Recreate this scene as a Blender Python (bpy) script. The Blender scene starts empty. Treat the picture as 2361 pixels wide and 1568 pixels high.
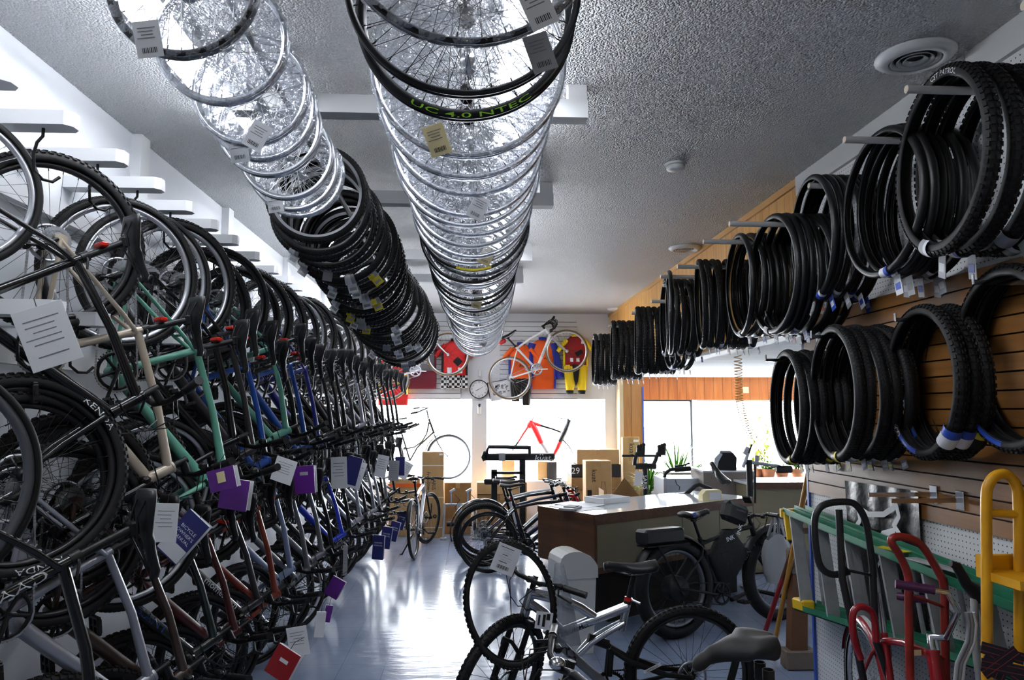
import bpy, math, random
from mathutils import Matrix, Vector, Euler
rnd = random.Random(7)
PI = math.pi
sc = bpy.context.scene
COL = sc.collection
V = Vector

# ------------------------------------------------------------------ camera
FPX, CX, CY = 1700.0, 1180.5, 784.0
CAMZ = 1.78
TH = math.atan(167.0 / FPX)
PS = math.atan(90.5 / FPX * math.cos(TH))
FW = V((math.sin(PS) * math.cos(TH), math.cos(PS) * math.cos(TH), math.sin(TH)))
RT = V((math.cos(PS), -math.sin(PS), 0))
UP = RT.cross(FW)
CAM = V((0, 0, CAMZ))
def at(px, py, Y):
    """the point of the place, at distance Y down the shop, that the photograph shows at this pixel"""
    d = FW * FPX + RT * (px - CX) + UP * (CY - py)
    return CAM + d * (Y / d.y)
def atx(px, py, X):
    d = FW * FPX + RT * (px - CX) + UP * (CY - py)
    return CAM + d * (X / d.x)
def atz(px, py, Z):
    d = FW * FPX + RT * (px - CX) + UP * (CY - py)
    return CAM + d * ((Z - CAMZ) / d.z)

cam_d = bpy.data.cameras.new('camera')
cam = bpy.data.objects.new('camera', cam_d)
COL.objects.link(cam)
cam.location = CAM
cam.rotation_euler = (PI / 2 + TH, 0, -PS)
cam_d.sensor_width = 36
cam_d.lens = 36 * FPX / 2361
cam_d.clip_start = 0.05
sc.camera = cam

# ------------------------------------------------------------------ materials
def lin(c):
    return tuple(((x / 255) / 12.92 if x <= 10 else (((x / 255) + 0.055) / 1.055) ** 2.4) for x in c)
MATS = {}
def mat(name, c, rough=0.5, metal=0.0, c2=None, scale=8.0, bump=0.0, bscale=60.0, coat=0.0, spec=0.5, stretch=None, alpha=None, trans=0.0, ior=1.45):
    if name in MATS: return MATS[name]
    m = bpy.data.materials.new(name); MATS[name] = m
    m.use_nodes = True
    nt = m.node_tree; b = nt.nodes['Principled BSDF']
    b.inputs['Base Color'].default_value = (*lin(c), 1)
    b.inputs['Roughness'].default_value = rough
    b.inputs['Metallic'].default_value = metal
    b.inputs['Specular IOR Level'].default_value = spec
    b.inputs['Coat Weight'].default_value = coat
    b.inputs['IOR'].default_value = ior
    if trans: b.inputs['Transmission Weight'].default_value = trans
    if alpha is not None: b.inputs['Alpha'].default_value = alpha
    src = None
    if c2 is not None or bump:
        tc = nt.nodes.new('ShaderNodeTexCoord')
        src = tc.outputs['Object']
        if stretch:
            mp = nt.nodes.new('ShaderNodeMapping'); mp.inputs['Scale'].default_value = stretch
            nt.links.new(src, mp.inputs['Vector']); src = mp.outputs['Vector']
    if c2 is not None:
        n = nt.nodes.new('ShaderNodeTexNoise'); n.inputs['Scale'].default_value = scale; n.inputs['Detail'].default_value = 3
        nt.links.new(src, n.inputs['Vector'])
        r = nt.nodes.new('ShaderNodeValToRGB')
        r.color_ramp.elements[0].position = 0.35; r.color_ramp.elements[1].position = 0.68
        r.color_ramp.elements[0].color = (*lin(c), 1); r.color_ramp.elements[1].color = (*lin(c2), 1)
        nt.links.new(n.outputs['Fac'], r.inputs['Fac']); nt.links.new(r.outputs['Color'], b.inputs['Base Color'])
    if bump:
        n = nt.nodes.new('ShaderNodeTexNoise'); n.inputs['Scale'].default_value = bscale; n.inputs['Detail'].default_value = 2
        nt.links.new(src, n.inputs['Vector'])
        bp = nt.nodes.new('ShaderNodeBump'); bp.inputs['Strength'].default_value = bump; bp.inputs['Distance'].default_value = 0.01
        nt.links.new(n.outputs['Fac'], bp.inputs['Height']); nt.links.new(bp.outputs['Normal'], b.inputs['Normal'])
    return m
def emis(name, c, s):
    m = bpy.data.materials.new(name); MATS[name] = m; m.use_nodes = True
    b = m.node_tree.nodes['Principled BSDF']
    b.inputs['Base Color'].default_value = (*lin(c), 1)
    b.inputs['Emission Color'].default_value = (*lin(c), 1); b.inputs['Emission Strength'].default_value = s
    return m

RUB = mat('rubber', (21, 21, 22), 0.6, c2=(28, 28, 29), scale=9, spec=.35)
RUBS = mat('rubber_smooth', (20, 20, 21), 0.4, spec=.4)
RUBD = mat('rubber_dusty', (48, 47, 46), 0.7, c2=(38, 37, 37), scale=14)
TAN = mat('tan_sidewall', (150, 112, 60), 0.7)
GUM = mat('brown_sidewall', (112, 86, 52), 0.6)
SILV = mat('bright_alloy', (205, 208, 214), 0.28, 0.9)
ALU = mat('brushed_aluminium', (172, 174, 178), 0.4, 0.45, c2=(146, 148, 152), scale=20)
DALU = mat('dull_aluminium', (176, 178, 180), 0.5, 0.2, c2=(148, 150, 152), scale=7)
STEEL = mat('spoke_steel', (178, 180, 184), 0.3, 0.9)
BSPK = mat('black_spoke', (20, 20, 22), 0.35)
BLK = mat('gloss_black', (14, 14, 16), 0.22, coat=0.4)
MBLK = mat('matt_black', (17, 17, 19), 0.45, spec=.4)
PBLK = mat('black_plastic', (20, 20, 22), 0.42)
DRIM = mat('dark_rim', (34, 34, 37), 0.3)
GRIM = mat('grey_rim', (112, 115, 121), 0.3, 0.6)
LEA = mat('saddle_black', (24, 24, 26), 0.4, bump=0.12, bscale=500)
RED = mat('red_reflector', (190, 34, 22), 0.25)
REDP = mat('red_paint', (186, 28, 30), 0.25, coat=0.4)
WHT = mat('white_paint', (232, 234, 236), 0.4)
WHP = mat('white_paper', (226, 228, 232), 0.6)
GRP = mat('grey_paper', (150, 152, 156), 0.5)
NAVY = mat('navy_card', (42, 44, 108), 0.4)
PURP = mat('purple_card', (92, 34, 128), 0.35)
YEL = mat('yellow_card', (214, 196, 40), 0.5)
BLUC = mat('blue_card', (44, 78, 176), 0.4)
ORGC = mat('orange_card', (222, 92, 28), 0.5)
CRM = mat('cream_card', (222, 208, 160), 0.6)
CARD = mat('cardboard', (178, 142, 96), 0.75, c2=(166, 130, 84), scale=5)
CARDD = mat('cardboard_dark', (142, 106, 62), 0.75, c2=(130, 96, 54), scale=5)
INK = mat('black_ink', (24, 22, 22), 0.6)
INKG = mat('grey_ink', (120, 122, 128), 0.6)
INKW = mat('white_ink', (236, 238, 240), 0.5)
CLEAR = None

# ------------------------------------------------------------------ mesh builder
class MB:
    def __init__(s): s.v = []; s.f = []; s.mi = []; s.sm = []
    def add(s, vs, fs, M=None, mi=0, smooth=False):
        o = len(s.v)
        s.v += [tuple(M @ V(p)) for p in vs] if M is not None else [tuple(p) for p in vs]
        for f in fs: s.f.append(tuple(i + o for i in f)); s.mi.append(mi); s.sm.append(smooth)
        return s
    def box(s, c, d, M=None, mi=0, bev=0.0):
        x, y, z = d[0] / 2, d[1] / 2, d[2] / 2
        if bev:
            b = min(bev, x * .9, y * .9, z * .9)
            vs = []
            for sx in (-1, 1):
                for sy in (-1, 1):
                    for sz in (-1, 1):
                        vs += [(c[0] + sx * (x - b), c[1] + sy * (y - b), c[2] + sz * z), (c[0] + sx * (x - b), c[1] + sy * y, c[2] + sz * (z - b)), (c[0] + sx * x, c[1] + sy * (y - b), c[2] + sz * (z - b))]
            def I(a, bb, cc, k): return ((a > 0) * 4 + (bb > 0) * 2 + (cc > 0)) * 3 + k
            fs = []
            for q in (-1, 1):
                A = [I(-1, -1, q, 0), I(1, -1, q, 0), I(1, 1, q, 0), I(-1, 1, q, 0)]; fs.append(A if q > 0 else A[::-1])
                A = [I(-1, q, -1, 1), I(1, q, -1, 1), I(1, q, 1, 1), I(-1, q, 1, 1)]; fs.append(A if q < 0 else A[::-1])
                A = [I(q, -1, -1, 2), I(q, 1, -1, 2), I(q, 1, 1, 2), I(q, -1, 1, 2)]; fs.append(A if q > 0 else A[::-1])
            for a in (-1, 1):
                for e in (-1, 1):
                    A = [I(-1, a, e, 0), I(1, a, e, 0), I(1, a, e, 1), I(-1, a, e, 1)]; fs.append(A if a * e < 0 else A[::-1])
                    A = [I(a, -1, e, 0), I(a, 1, e, 0), I(a, 1, e, 2), I(a, -1, e, 2)]; fs.append(A if a * e > 0 else A[::-1])
                    A = [I(a, e, -1, 1), I(a, e, 1, 1), I(a, e, 1, 2), I(a, e, -1, 2)]; fs.append(A if a * e < 0 else A[::-1])
            for a in (-1, 1):
                for e in (-1, 1):
                    for g in (-1, 1):
                        A = [I(a, e, g, 0), I(a, e, g, 1), I(a, e, g, 2)]; fs.append(A if a * e * g < 0 else A[::-1])
            return s.add(vs, fs, M, mi)
        vs = [(c[0] + i * x, c[1] + j * y, c[2] + k * z) for i in (-1, 1) for j in (-1, 1) for k in (-1, 1)]
        fs = [(0, 1, 3, 2), (4, 6, 7, 5), (0, 4, 5, 1), (2, 3, 7, 6), (0, 2, 6, 4), (1, 5, 7, 3)]
        return s.add(vs, fs, M, mi)
    def bb(s, x0, x1, y0, y1, z0, z1, M=None, mi=0, bev=0.0):
        return s.box(((x0 + x1) / 2, (y0 + y1) / 2, (z0 + z1) / 2), (abs(x1 - x0), abs(y1 - y0), abs(z1 - z0)), M, mi, bev)
    def tube(s, pts, r, n=8, cap=True, closed=False, M=None, mi=0, smooth=True, flat=1.0):
        pts = [V(p) for p in pts]; k = len(pts)
        rs = r if isinstance(r, (list, tuple)) else [r] * k
        tg = []
        for i in range(k):
            a = pts[i - 1] if (i > 0 or closed) else pts[i]; b = pts[(i + 1) % k] if (i < k - 1 or closed) else pts[i]
            t = (b - a); tg.append(t.normalized() if t.length > 1e-9 else V((0, 0, 1)))
        ref = V((0, 0, 1)) if abs(tg[0].z) < .9 else V((0, 1, 0))
        u = tg[0].cross(ref).normalized(); vs = []
        for i in range(k):
            u = (u - tg[i] * u.dot(tg[i]))
            u = u.normalized() if u.length > 1e-6 else tg[i].orthogonal().normalized()
            w = tg[i].cross(u)
            for j in range(n):
                a = 2 * PI * j / n
                vs.append(pts[i] + u * (math.cos(a) * rs[i]) + w * (math.sin(a) * rs[i] * flat))
        fs = []
        for i in range(k if closed else k - 1):
            i2 = (i + 1) % k
            for j in range(n):
                j2 = (j + 1) % n
                fs.append((i * n + j, i * n + j2, i2 * n + j2, i2 * n + j))
        s.add(vs, fs, M, mi, smooth)
        if cap and not closed:
            s.add(vs[:n], [tuple(range(n))[::-1]], M, mi); s.add(vs[-n:], [tuple(range(n))], M, mi)
        return s
    def ring(s, prof, n=64, M=None, mi=0, smooth=True, closed=True, a0=0.0, a1=2 * PI):
        """revolve the profile [(radius, axial)] about local Y"""
        full = abs(a1 - a0 - 2 * PI) < 1e-6; k = len(prof); cnt = n if full else n + 1; vs = []
        for i in range(cnt):
            a = a0 + (a1 - a0) * i / n
            ca, sa = math.cos(a), math.sin(a)
            for (r, y) in prof: vs.append((r * ca, y, r * sa))
        fs = []
        for i in range(n):
            i2 = (i + 1) % cnt
            for j in range(k if closed else k - 1):
                j2 = (j + 1) % k
                fs.append((i * k + j, i2 * k + j, i2 * k + j2, i * k + j2))
        s.add(vs, fs, M, mi, smooth)
        if not full and closed:
            s.add(vs[:k], [tuple(range(k))], M, mi); s.add(vs[-k:], [tuple(range(k))[::-1]], M, mi)
        return s
    def disc(s, r, y0, y1, n=24, M=None, mi=0, smooth=True):
        return s.ring([(0.0001, y0), (r, y0), (r, y1), (0.0001, y1)], n, M, mi, False, closed=False)
    def prism(s, poly, d0, d1, M=None, mi=0):
        """polygon in XZ extruded along Y"""
        k = len(poly)
        vs = [(p[0], d0, p[1]) for p in poly] + [(p[0], d1, p[1]) for p in poly]
        fs = [tuple(range(k)), tuple(range(2 * k - 1, k - 1, -1))]
        for i in range(k):
            j = (i + 1) % k; fs.append((i, i + k, j + k, j))
        return s.add(vs, fs, M, mi)
    def loft(s, rings, cap=True, M=None, mi=0, smooth=True):
        n = len(rings[0]); vs = [p for r in rings for p in r]; fs = []
        for i in range(len(rings) - 1):
            for j in range(n):
                j2 = (j + 1) % n
                fs.append((i * n + j, i * n + j2, (i + 1) * n + j2, (i + 1) * n + j))
        if cap: fs += [tuple(range(n))[::-1], tuple(range((len(rings) - 1) * n, len(rings) * n))]
        return s.add(vs, fs, M, mi, smooth)
    def grid(s, rows, M=None, mi=0, smooth=True, thick=0.0):
        n = len(rows[0]); k = len(rows); vs = [p for r in rows for p in r]
        fs = [(i * n + j, i * n + j + 1, (i + 1) * n + j + 1, (i + 1) * n + j) for i in range(k - 1) for j in range(n - 1)]
        return s.add(vs, fs, M, mi, smooth)
    def sphere(s, c, r, n=12, M=None, mi=0, sc3=(1, 1, 1)):
        rows = []
        for i in range(n // 2 + 1):
            t = PI * i / (n // 2)
            rows.append([(c[0] + r * sc3[0] * math.sin(t) * math.cos(2 * PI * j / n), c[1] + r * sc3[1] * math.sin(t) * math.sin(2 * PI * j / n), c[2] + r * sc3[2] * math.cos(t)) for j in range(n)])
        return s.loft(rows[::-1], False, M, mi)
    def mesh(s, name):
        me = bpy.data.meshes.new(name); me.from_pydata(s.v, [], s.f)
        me.polygons.foreach_set('material_index', s.mi); me.polygons.foreach_set('use_smooth', s.sm)
        me.update(); return me

def tag(o, label=None, cat=None, group=None, kind=None):
    if label: o['label'] = label
    if cat: o['category'] = cat
    if group: o['group'] = group
    if kind: o['kind'] = kind
    return o
def link(name, me, mats, parent=None, M=None, own=False):
    o = bpy.data.objects.new(name, me); COL.objects.link(o)
    mats = mats if isinstance(mats, (list, tuple)) else [mats]
    if len(me.materials) == 0:
        for m in mats: me.materials.append(m)
    for i, m in enumerate(mats):
        if i < len(me.materials) and me.materials[i] is not m:
            o.material_slots[i].link = 'OBJECT'; o.material_slots[i].material = m
    if parent is not None: o.parent = parent
    if M is not None: o.matrix_basis = M
    return o
def ob(name, mb, mats, parent=None, M=None): return link(name, mb.mesh(name), mats, parent, M)
def empty(name, label, cat, M=None, group=None):
    o = bpy.data.objects.new(name, None); COL.objects.link(o); o.empty_display_size = .1
    if M is not None: o.matrix_basis = M
    return tag(o, label, cat, group)
def struct(name, mb, mats, M=None):
    o = ob(name, mb, mats, None, M); o['kind'] = 'structure'; return o
def T(*p): return Matrix.Translation(V(p[0]) if len(p) == 1 else V(p))
def RX(a): return Matrix.Rotation(a, 4, 'X')
def RY(a): return Matrix.Rotation(a, 4, 'Y')
def RZ(a): return Matrix.Rotation(a, 4, 'Z')
def basis(x, y, z, o):
    x, y, z = V(x), V(y), V(z)
    return Matrix(((x.x, y.x, z.x, o[0]), (x.y, y.y, z.y, o[1]), (x.z, y.z, z.z, o[2]), (0, 0, 0, 1)))
def seg(a, b, roll=None):
    """frame with local X from a to b, Z as near up as can be"""
    a, b = V(a), V(b); x = (b - a).normalized(); up = V(roll) if roll else V((0, 0, 1))
    y = up.cross(x)
    y = y.normalized() if y.length > 1e-5 else V((0, 1, 0))
    return basis(x, y, x.cross(y), a)

# ------------------------------------------------------------------ lettering
_txt = {}
def letters(s, size=1.0, bold=0.0, shear=0.0):
    """outline of the words, centred, in local XY"""
    key = (s, bold, shear)
    if key not in _txt:
        cu = bpy.data.curves.new('t', 'FONT'); cu.body = s; cu.size = 1.0; cu.align_x = 'CENTER'; cu.align_y = 'CENTER'
        cu.offset = bold; cu.shear = shear; cu.resolution_u = 2
        o = bpy.data.objects.new('t', cu); COL.objects.link(o)
        bpy.context.view_layer.update()
        me = bpy.data.meshes.new_from_object(o.evaluated_get(bpy.context.evaluated_depsgraph_get()))
        _txt[key] = ([tuple(v.co) for v in me.vertices], [tuple(p.vertices) for p in me.polygons])
        bpy.data.objects.remove(o); bpy.data.curves.remove(cu); bpy.data.meshes.remove(me)
    vs, fs = _txt[key]
    return [(v[0] * size, v[1] * size, v[2] * size) for v in vs], fs
def put_text(mb, s, size, M, mi=0, bold=0.0, sx=1.0, shear=0.0):
    vs, fs = letters(s, size, bold, shear)
    mb.add([(v[0] * sx, v[1], v[2]) for v in vs], fs, M, mi)
def tube_text(mb, s, size, a, b, r, facing, mi=0, sx=1.0, bold=0.0, shear=0.0):
    """words wrapped on a tube from a to b (radius r), middle line turned towards `facing`"""
    a, b = V(a), V(b); x = (b - a).normalized(); n = V(facing); n = (n - x * n.dot(x)).normalized(); u = n.cross(x)
    vs, fs = letters(s, size, bold, shear); mid = (a + b) / 2; out = []
    for v in vs:
        t = v[1] / r
        out.append(mid + x * (v[0] * sx) + n * (math.cos(t) * (r + .0012)) + u * (math.sin(t) * (r + .0012)))
    mb.add(out, fs, None, mi)
def crom(P, n=5):
    """smooth curve through the points"""
    P = [V(p) for p in P]; out = []
    for i in range(len(P) - 1):
        a, b, c, d = P[max(0, i - 1)], P[i], P[i + 1], P[min(len(P) - 1, i + 2)]
        for k in range(n):
            t = k / n; out.append(.5 * ((2 * b) + (c - a) * t + (2 * a - 5 * b + 4 * c - d) * t * t + (3 * b - a - 3 * c + d) * t ** 3))
    return out + [P[-1]]
def arc_text(mb, s, size, R, M, mi=0, y=0.0, bold=0.0, sx=1.0, inward=False, a0=PI / 2, prof=None):
    """words bent round a circle of radius R in local XZ, at axial height y"""
    vs, fs = letters(s, size, bold); out = []
    for v in vs:
        th = a0 - v[0] * sx / R if not inward else a0 + v[0] * sx / R
        rr = R + v[1] if not inward else R - v[1]
        yy = y if prof is None else -(math.sqrt(max(0, prof[1] ** 2 - (rr - prof[0]) ** 2)) + .0012)
        out.append((rr * math.cos(th), yy, rr * math.sin(th)))
    mb.add(out, fs, M, mi)
# ------------------------------------------------------------------ the room
XL, XR, YB, ZC = -1.95, 2.2, 11.76, 3.364
YF, YE, XS, ZD = -3.4, 4.75, 6.3, 2.35      # front wall, end of the right wall, far side of the side room, its dropped ceiling
WALLW = mat('wall_white', (222, 226, 232), 0.7, bump=0.05, bscale=120)
WALLB = mat('back_wall_paint', (226, 228, 232), 0.7)
BOARD = mat('rack_white', (226, 228, 231), 0.45)
TRIMW = mat('trim_white', (206, 208, 209), 0.5)

def popcorn():
    m = mat('popcorn_ceiling', (216, 218, 221), 0.45)
    nt = m.node_tree; b = nt.nodes['Principled BSDF']
    tc = nt.nodes.new('ShaderNodeTexCoord')
    vo = nt.nodes.new('ShaderNodeTexVoronoi'); vo.inputs['Scale'].default_value = 105; vo.inputs['Randomness'].default_value = 1
    n2 = nt.nodes.new('ShaderNodeTexNoise'); n2.inputs['Scale'].default_value = 60; n2.inputs['Detail'].default_value = 2
    mx = nt.nodes.new('ShaderNodeMath'); mx.operation = 'SUBTRACT'
    bp = nt.nodes.new('ShaderNodeBump'); bp.inputs['Strength'].default_value = 1.0; bp.inputs['Distance'].default_value = 0.02
    nt.links.new(tc.outputs['Object'], vo.inputs['Vector']); nt.links.new(tc.outputs['Object'], n2.inputs['Vector'])
    nt.links.new(n2.outputs['Fac'], mx.inputs[0]); nt.links.new(vo.outputs['Distance'], mx.inputs[1])
    nt.links.new(mx.outputs[0], bp.inputs['Height']); nt.links.new(bp.outputs['Normal'], b.inputs['Normal'])
    return m
def floor_mat():
    m = mat('vinyl_floor', (118, 132, 158), 0.17, c2=(144, 156, 180), scale=3.2, spec=0.6, stretch=(1, .35, 1))
    nt = m.node_tree; b = nt.nodes['Principled BSDF']
    tc = nt.nodes.new('ShaderNodeTexCoord'); br = nt.nodes.new('ShaderNodeTexBrick')
    br.offset = 0; br.inputs['Scale'].default_value = 1; br.inputs['Brick Width'].default_value = .305; br.inputs['Row Height'].default_value = .305
    br.inputs['Mortar Size'].default_value = .0016; br.inputs['Mortar Smooth'].default_value = 0
    br.inputs['Color1'].default_value = br.inputs['Color2'].default_value = (1, 1, 1, 1); br.inputs['Mortar'].default_value = (.55, .55, .58, 1)
    nt.links.new(tc.outputs['Object'], br.inputs['Vector'])
    src = b.inputs['Base Color'].links[0].from_socket
    mx = nt.nodes.new('ShaderNodeMix'); mx.data_type = 'RGBA'; mx.blend_type = 'MULTIPLY'; mx.inputs[0].default_value = 1
    nt.links.new(src, mx.inputs[6]); nt.links.new(br.outputs['Color'], mx.inputs[7]); nt.links.new(mx.outputs[2], b.inputs['Base Color'])
    n = nt.nodes.new('ShaderNodeTexNoise'); n.inputs['Scale'].default_value = 9; n.inputs['Detail'].default_value = 3
    mp = nt.nodes.new('ShaderNodeMapping'); mp.inputs['Scale'].default_value = (.5, 1.6, 1)
    nt.links.new(tc.outputs['Object'], mp.inputs['Vector']); nt.links.new(mp.outputs['Vector'], n.inputs['Vector'])
    bp = nt.nodes.new('ShaderNodeBump'); bp.inputs['Strength'].default_value = .35; bp.inputs['Distance'].default_value = .006
    nt.links.new(n.outputs['Fac'], bp.inputs['Height']); nt.links.new(bp.outputs['Normal'], b.inputs['Normal'])
    return m
def pegboard():
    m = mat('pegboard', (214, 216, 218), 0.5)
    nt = m.node_tree; b = nt.nodes['Principled BSDF']; L = nt.links.new
    tc = nt.nodes.new('ShaderNodeTexCoord'); sp = nt.nodes.new('ShaderNodeSeparateXYZ'); L(tc.outputs['Object'], sp.inputs[0])
    def mth(op, a, v=None, b2=None):
        q = nt.nodes.new('ShaderNodeMath'); q.operation = op
        L(a, q.inputs[0])
        if b2 is not None: L(b2, q.inputs[1])
        elif v is not None: q.inputs[1].default_value = v
        return q.outputs[0]
    def cell(s):
        return mth('SUBTRACT', mth('FRACT', mth('DIVIDE', s, .0254)), .5)
    a, c = cell(sp.outputs['Y']), cell(sp.outputs['Z'])
    d = mth('ADD', mth('MULTIPLY', a, None, a), None, mth('MULTIPLY', c, None, c))
    k = mth('LESS_THAN', d, .018)
    mx = nt.nodes.new('ShaderNodeMix'); mx.data_type = 'RGBA'
    L(k, mx.inputs[0]); mx.inputs[6].default_value = (*lin((214, 216, 218)), 1); mx.inputs[7].default_value = (*lin((40, 38, 36)), 1)
    L(mx.outputs[2], b.inputs['Base Color'])
    return m
def woodpanel(name, c1, c2, axis, pitch, dark=.35, rough=.45):
    """vertical grooved boards; axis is the coordinate that runs across them"""
    m = mat(name, c1, rough); nt = m.node_tree; b = nt.nodes['Principled BSDF']; L = nt.links.new
    tc = nt.nodes.new('ShaderNodeTexCoord'); mp = nt.nodes.new('ShaderNodeMapping')
    s = [9, 9, .9]
    if axis == 'H': s = [9, .8, 9]
    if axis == 'HX': s = [.8, 9, 9]
    mp.inputs['Scale'].default_value = s
    n = nt.nodes.new('ShaderNodeTexNoise'); n.inputs['Scale'].default_value = 1.5; n.inputs['Detail'].default_value = 4; n.inputs['Distortion'].default_value = 1.2
    L(tc.outputs['Object'], mp.inputs[0]); L(mp.outputs[0], n.inputs['Vector'])
    r = nt.nodes.new('ShaderNodeValToRGB'); r.color_ramp.elements[0].position = .3; r.color_ramp.elements[1].position = .7
    r.color_ramp.elements[0].color = (*lin(c1), 1); r.color_ramp.elements[1].color = (*lin(c2), 1)
    L(n.outputs['Fac'], r.inputs[0]); out = r.outputs[0]
    if pitch:
        sp = nt.nodes.new('ShaderNodeSeparateXYZ'); L(tc.outputs['Object'], sp.inputs[0])
        q = nt.nodes.new('ShaderNodeMath'); q.operation = 'DIVIDE'; L(sp.outputs[axis], q.inputs[0]); q.inputs[1].default_value = pitch
        f = nt.nodes.new('ShaderNodeMath'); f.operation = 'FRACT'; L(q.outputs[0], f.inputs[0])
        k = nt.nodes.new('ShaderNodeMath'); k.operation = 'LESS_THAN'; L(f.outputs[0], k.inputs[0]); k.inputs[1].default_value = .05
        mx = nt.nodes.new('ShaderNodeMix'); mx.data_type = 'RGBA'; mx.blend_type = 'MULTIPLY'; L(k.outputs[0], mx.inputs[0])
        L(out, mx.inputs[6]); mx.inputs[7].default_value = (dark, dark, dark, 1); out = mx.outputs[2]
    L(out, b.inputs['Base Color']); return m
PEGB = pegboard()
HEADW = woodpanel('header_wood', (182, 130, 58), (206, 154, 80), 'Y', .135)
ORNW = woodpanel('orange_wood', (158, 84, 32), (184, 108, 50), 'X', .15)
COLW = woodpanel('column_wood', (150, 100, 52), (170, 120, 68), 'X', .19)
SLATB = woodpanel('brown_slat', (118, 76, 34), (144, 98, 48), 'H', 0)
DARK = mat('groove_dark', (30, 24, 18), 0.8)
BLUE = mat('blue_trim', (52, 82, 168), 0.4)
OUT = mat('pale_pavement', (232, 234, 236), 0.9)

# shell
struct('floor', MB().bb(XL - .2, XS, YF, 12.9, -.12, 0), floor_mat())
struct('ceiling', MB().bb(XL - .2, XR + .15, YF - .15, YB + .2, ZC, ZC + .15), popcorn())
struct('wall_left', MB().bb(XL - .15, XL, YF, YB, 0, ZC), WALLW)
mb = MB().bb(XL - .15, XR + .15, YF - .15, YF, 0, ZC)
struct('wall_front', mb, WALLW)
mb = MB()
WZ0, WZ1 = .70, 1.99                                    # display windows
WL = (-1.62, -.012); WR = (.222, 2.115)
mb.bb(XL - .15, XR + .15, YB, YB + .12, WZ1, ZC); mb.bb(XL - .15, XR + .15, YB, YB + .12, 0, WZ0)
mb.bb(XL - .15, WL[0], YB, YB + .12, WZ0, WZ1); mb.bb(WL[1], WR[0], YB, YB + .12, WZ0, WZ1); mb.bb(WR[1], XR + .15, YB, YB + .12, WZ0, WZ1)
struct('wall_back', mb, WALLB)
# the deep display bay behind the wall openings
mb = MB(); GY = 12.62
mb.bb(XL - .15, XR + .15, YB + .12, GY + .06, WZ0 - .1, WZ0); mb.bb(XL - .15, XR + .15, YB + .12, GY + .06, WZ1 + .06, WZ1 + .16)
mb.bb(XL - .15, XL - .05, YB + .12, GY + .06, WZ0, WZ1 + .06); mb.bb(XR + .05, XR + .15, YB + .12, GY + .06, WZ0, WZ1 + .06)
struct('trim_1', mb, WALLB)
def clearmat(name, c, refl, rough=.05, tint=(1, 1, 1), bump=0.0, bscale=30, milk=0.0):
    m = bpy.data.materials.new(name); MATS[name] = m; m.use_nodes = True; nt = m.node_tree; nt.nodes.clear()
    o = nt.nodes.new('ShaderNodeOutputMaterial'); a = nt.nodes.new('ShaderNodeBsdfTransparent'); g = nt.nodes.new('ShaderNodeBsdfGlossy'); x = nt.nodes.new('ShaderNodeMixShader')
    a.inputs[0].default_value = (*tint, 1); g.inputs['Color'].default_value = (*lin(c), 1); g.inputs['Roughness'].default_value = rough; x.inputs[0].default_value = refl
    nt.links.new(a.outputs[0], x.inputs[1]); nt.links.new(g.outputs[0], x.inputs[2]); nt.links.new(x.outputs[0], o.inputs[0])
    if milk:
        d = nt.nodes.new('ShaderNodeBsdfTranslucent'); d.inputs[0].default_value = (*lin((240, 244, 250)), 1); f = nt.nodes.new('ShaderNodeBsdfDiffuse'); f.inputs[0].default_value = d.inputs[0].default_value
        x1 = nt.nodes.new('ShaderNodeMixShader'); nt.links.new(d.outputs[0], x1.inputs[1]); nt.links.new(f.outputs[0], x1.inputs[2])
        x2 = nt.nodes.new('ShaderNodeMixShader'); x2.inputs[0].default_value = milk; nt.links.new(x.outputs[0], x2.inputs[1]); nt.links.new(x1.outputs[0], x2.inputs[2]); nt.links.new(x2.outputs[0], o.inputs[0])
    if bump:
        tc = nt.nodes.new('ShaderNodeTexCoord'); n = nt.nodes.new('ShaderNodeTexNoise'); n.inputs['Scale'].default_value = bscale
        b = nt.nodes.new('ShaderNodeBump'); b.inputs['Strength'].default_value = bump; b.inputs['Distance'].default_value = .02
        nt.links.new(tc.outputs['Object'], n.inputs['Vector']); nt.links.new(n.outputs['Fac'], b.inputs['Height']); nt.links.new(b.outputs[0], g.inputs['Normal'])
    return m
GLASS = clearmat('window_glass', (255, 255, 255), .04, .02)
def window(n, x0, x1, z0, z1, y, fr=.04, m=None, mull=()):
    w = struct('window_%d' % n, MB().bb(x0, x1, y - .003, y + .003, z0, z1), GLASS)
    f = MB()
    f.bb(x0, x1, y - .03, y + .03, z1 - fr, z1); f.bb(x0, x1, y - .03, y + .03, z0, z0 + fr)
    for q in (x0 + fr / 2, x1 - fr / 2) + tuple(mull): f.bb(q - fr / 2, q + fr / 2, y - .03, y + .03, z0 + fr, z1 - fr)
    ob('window_frame', f, m or TRIMW, w)
    return w
window(1, XL - .05, XR + .05, WZ0, WZ1 + .06, GY, .03, mull=(.1,))

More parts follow.
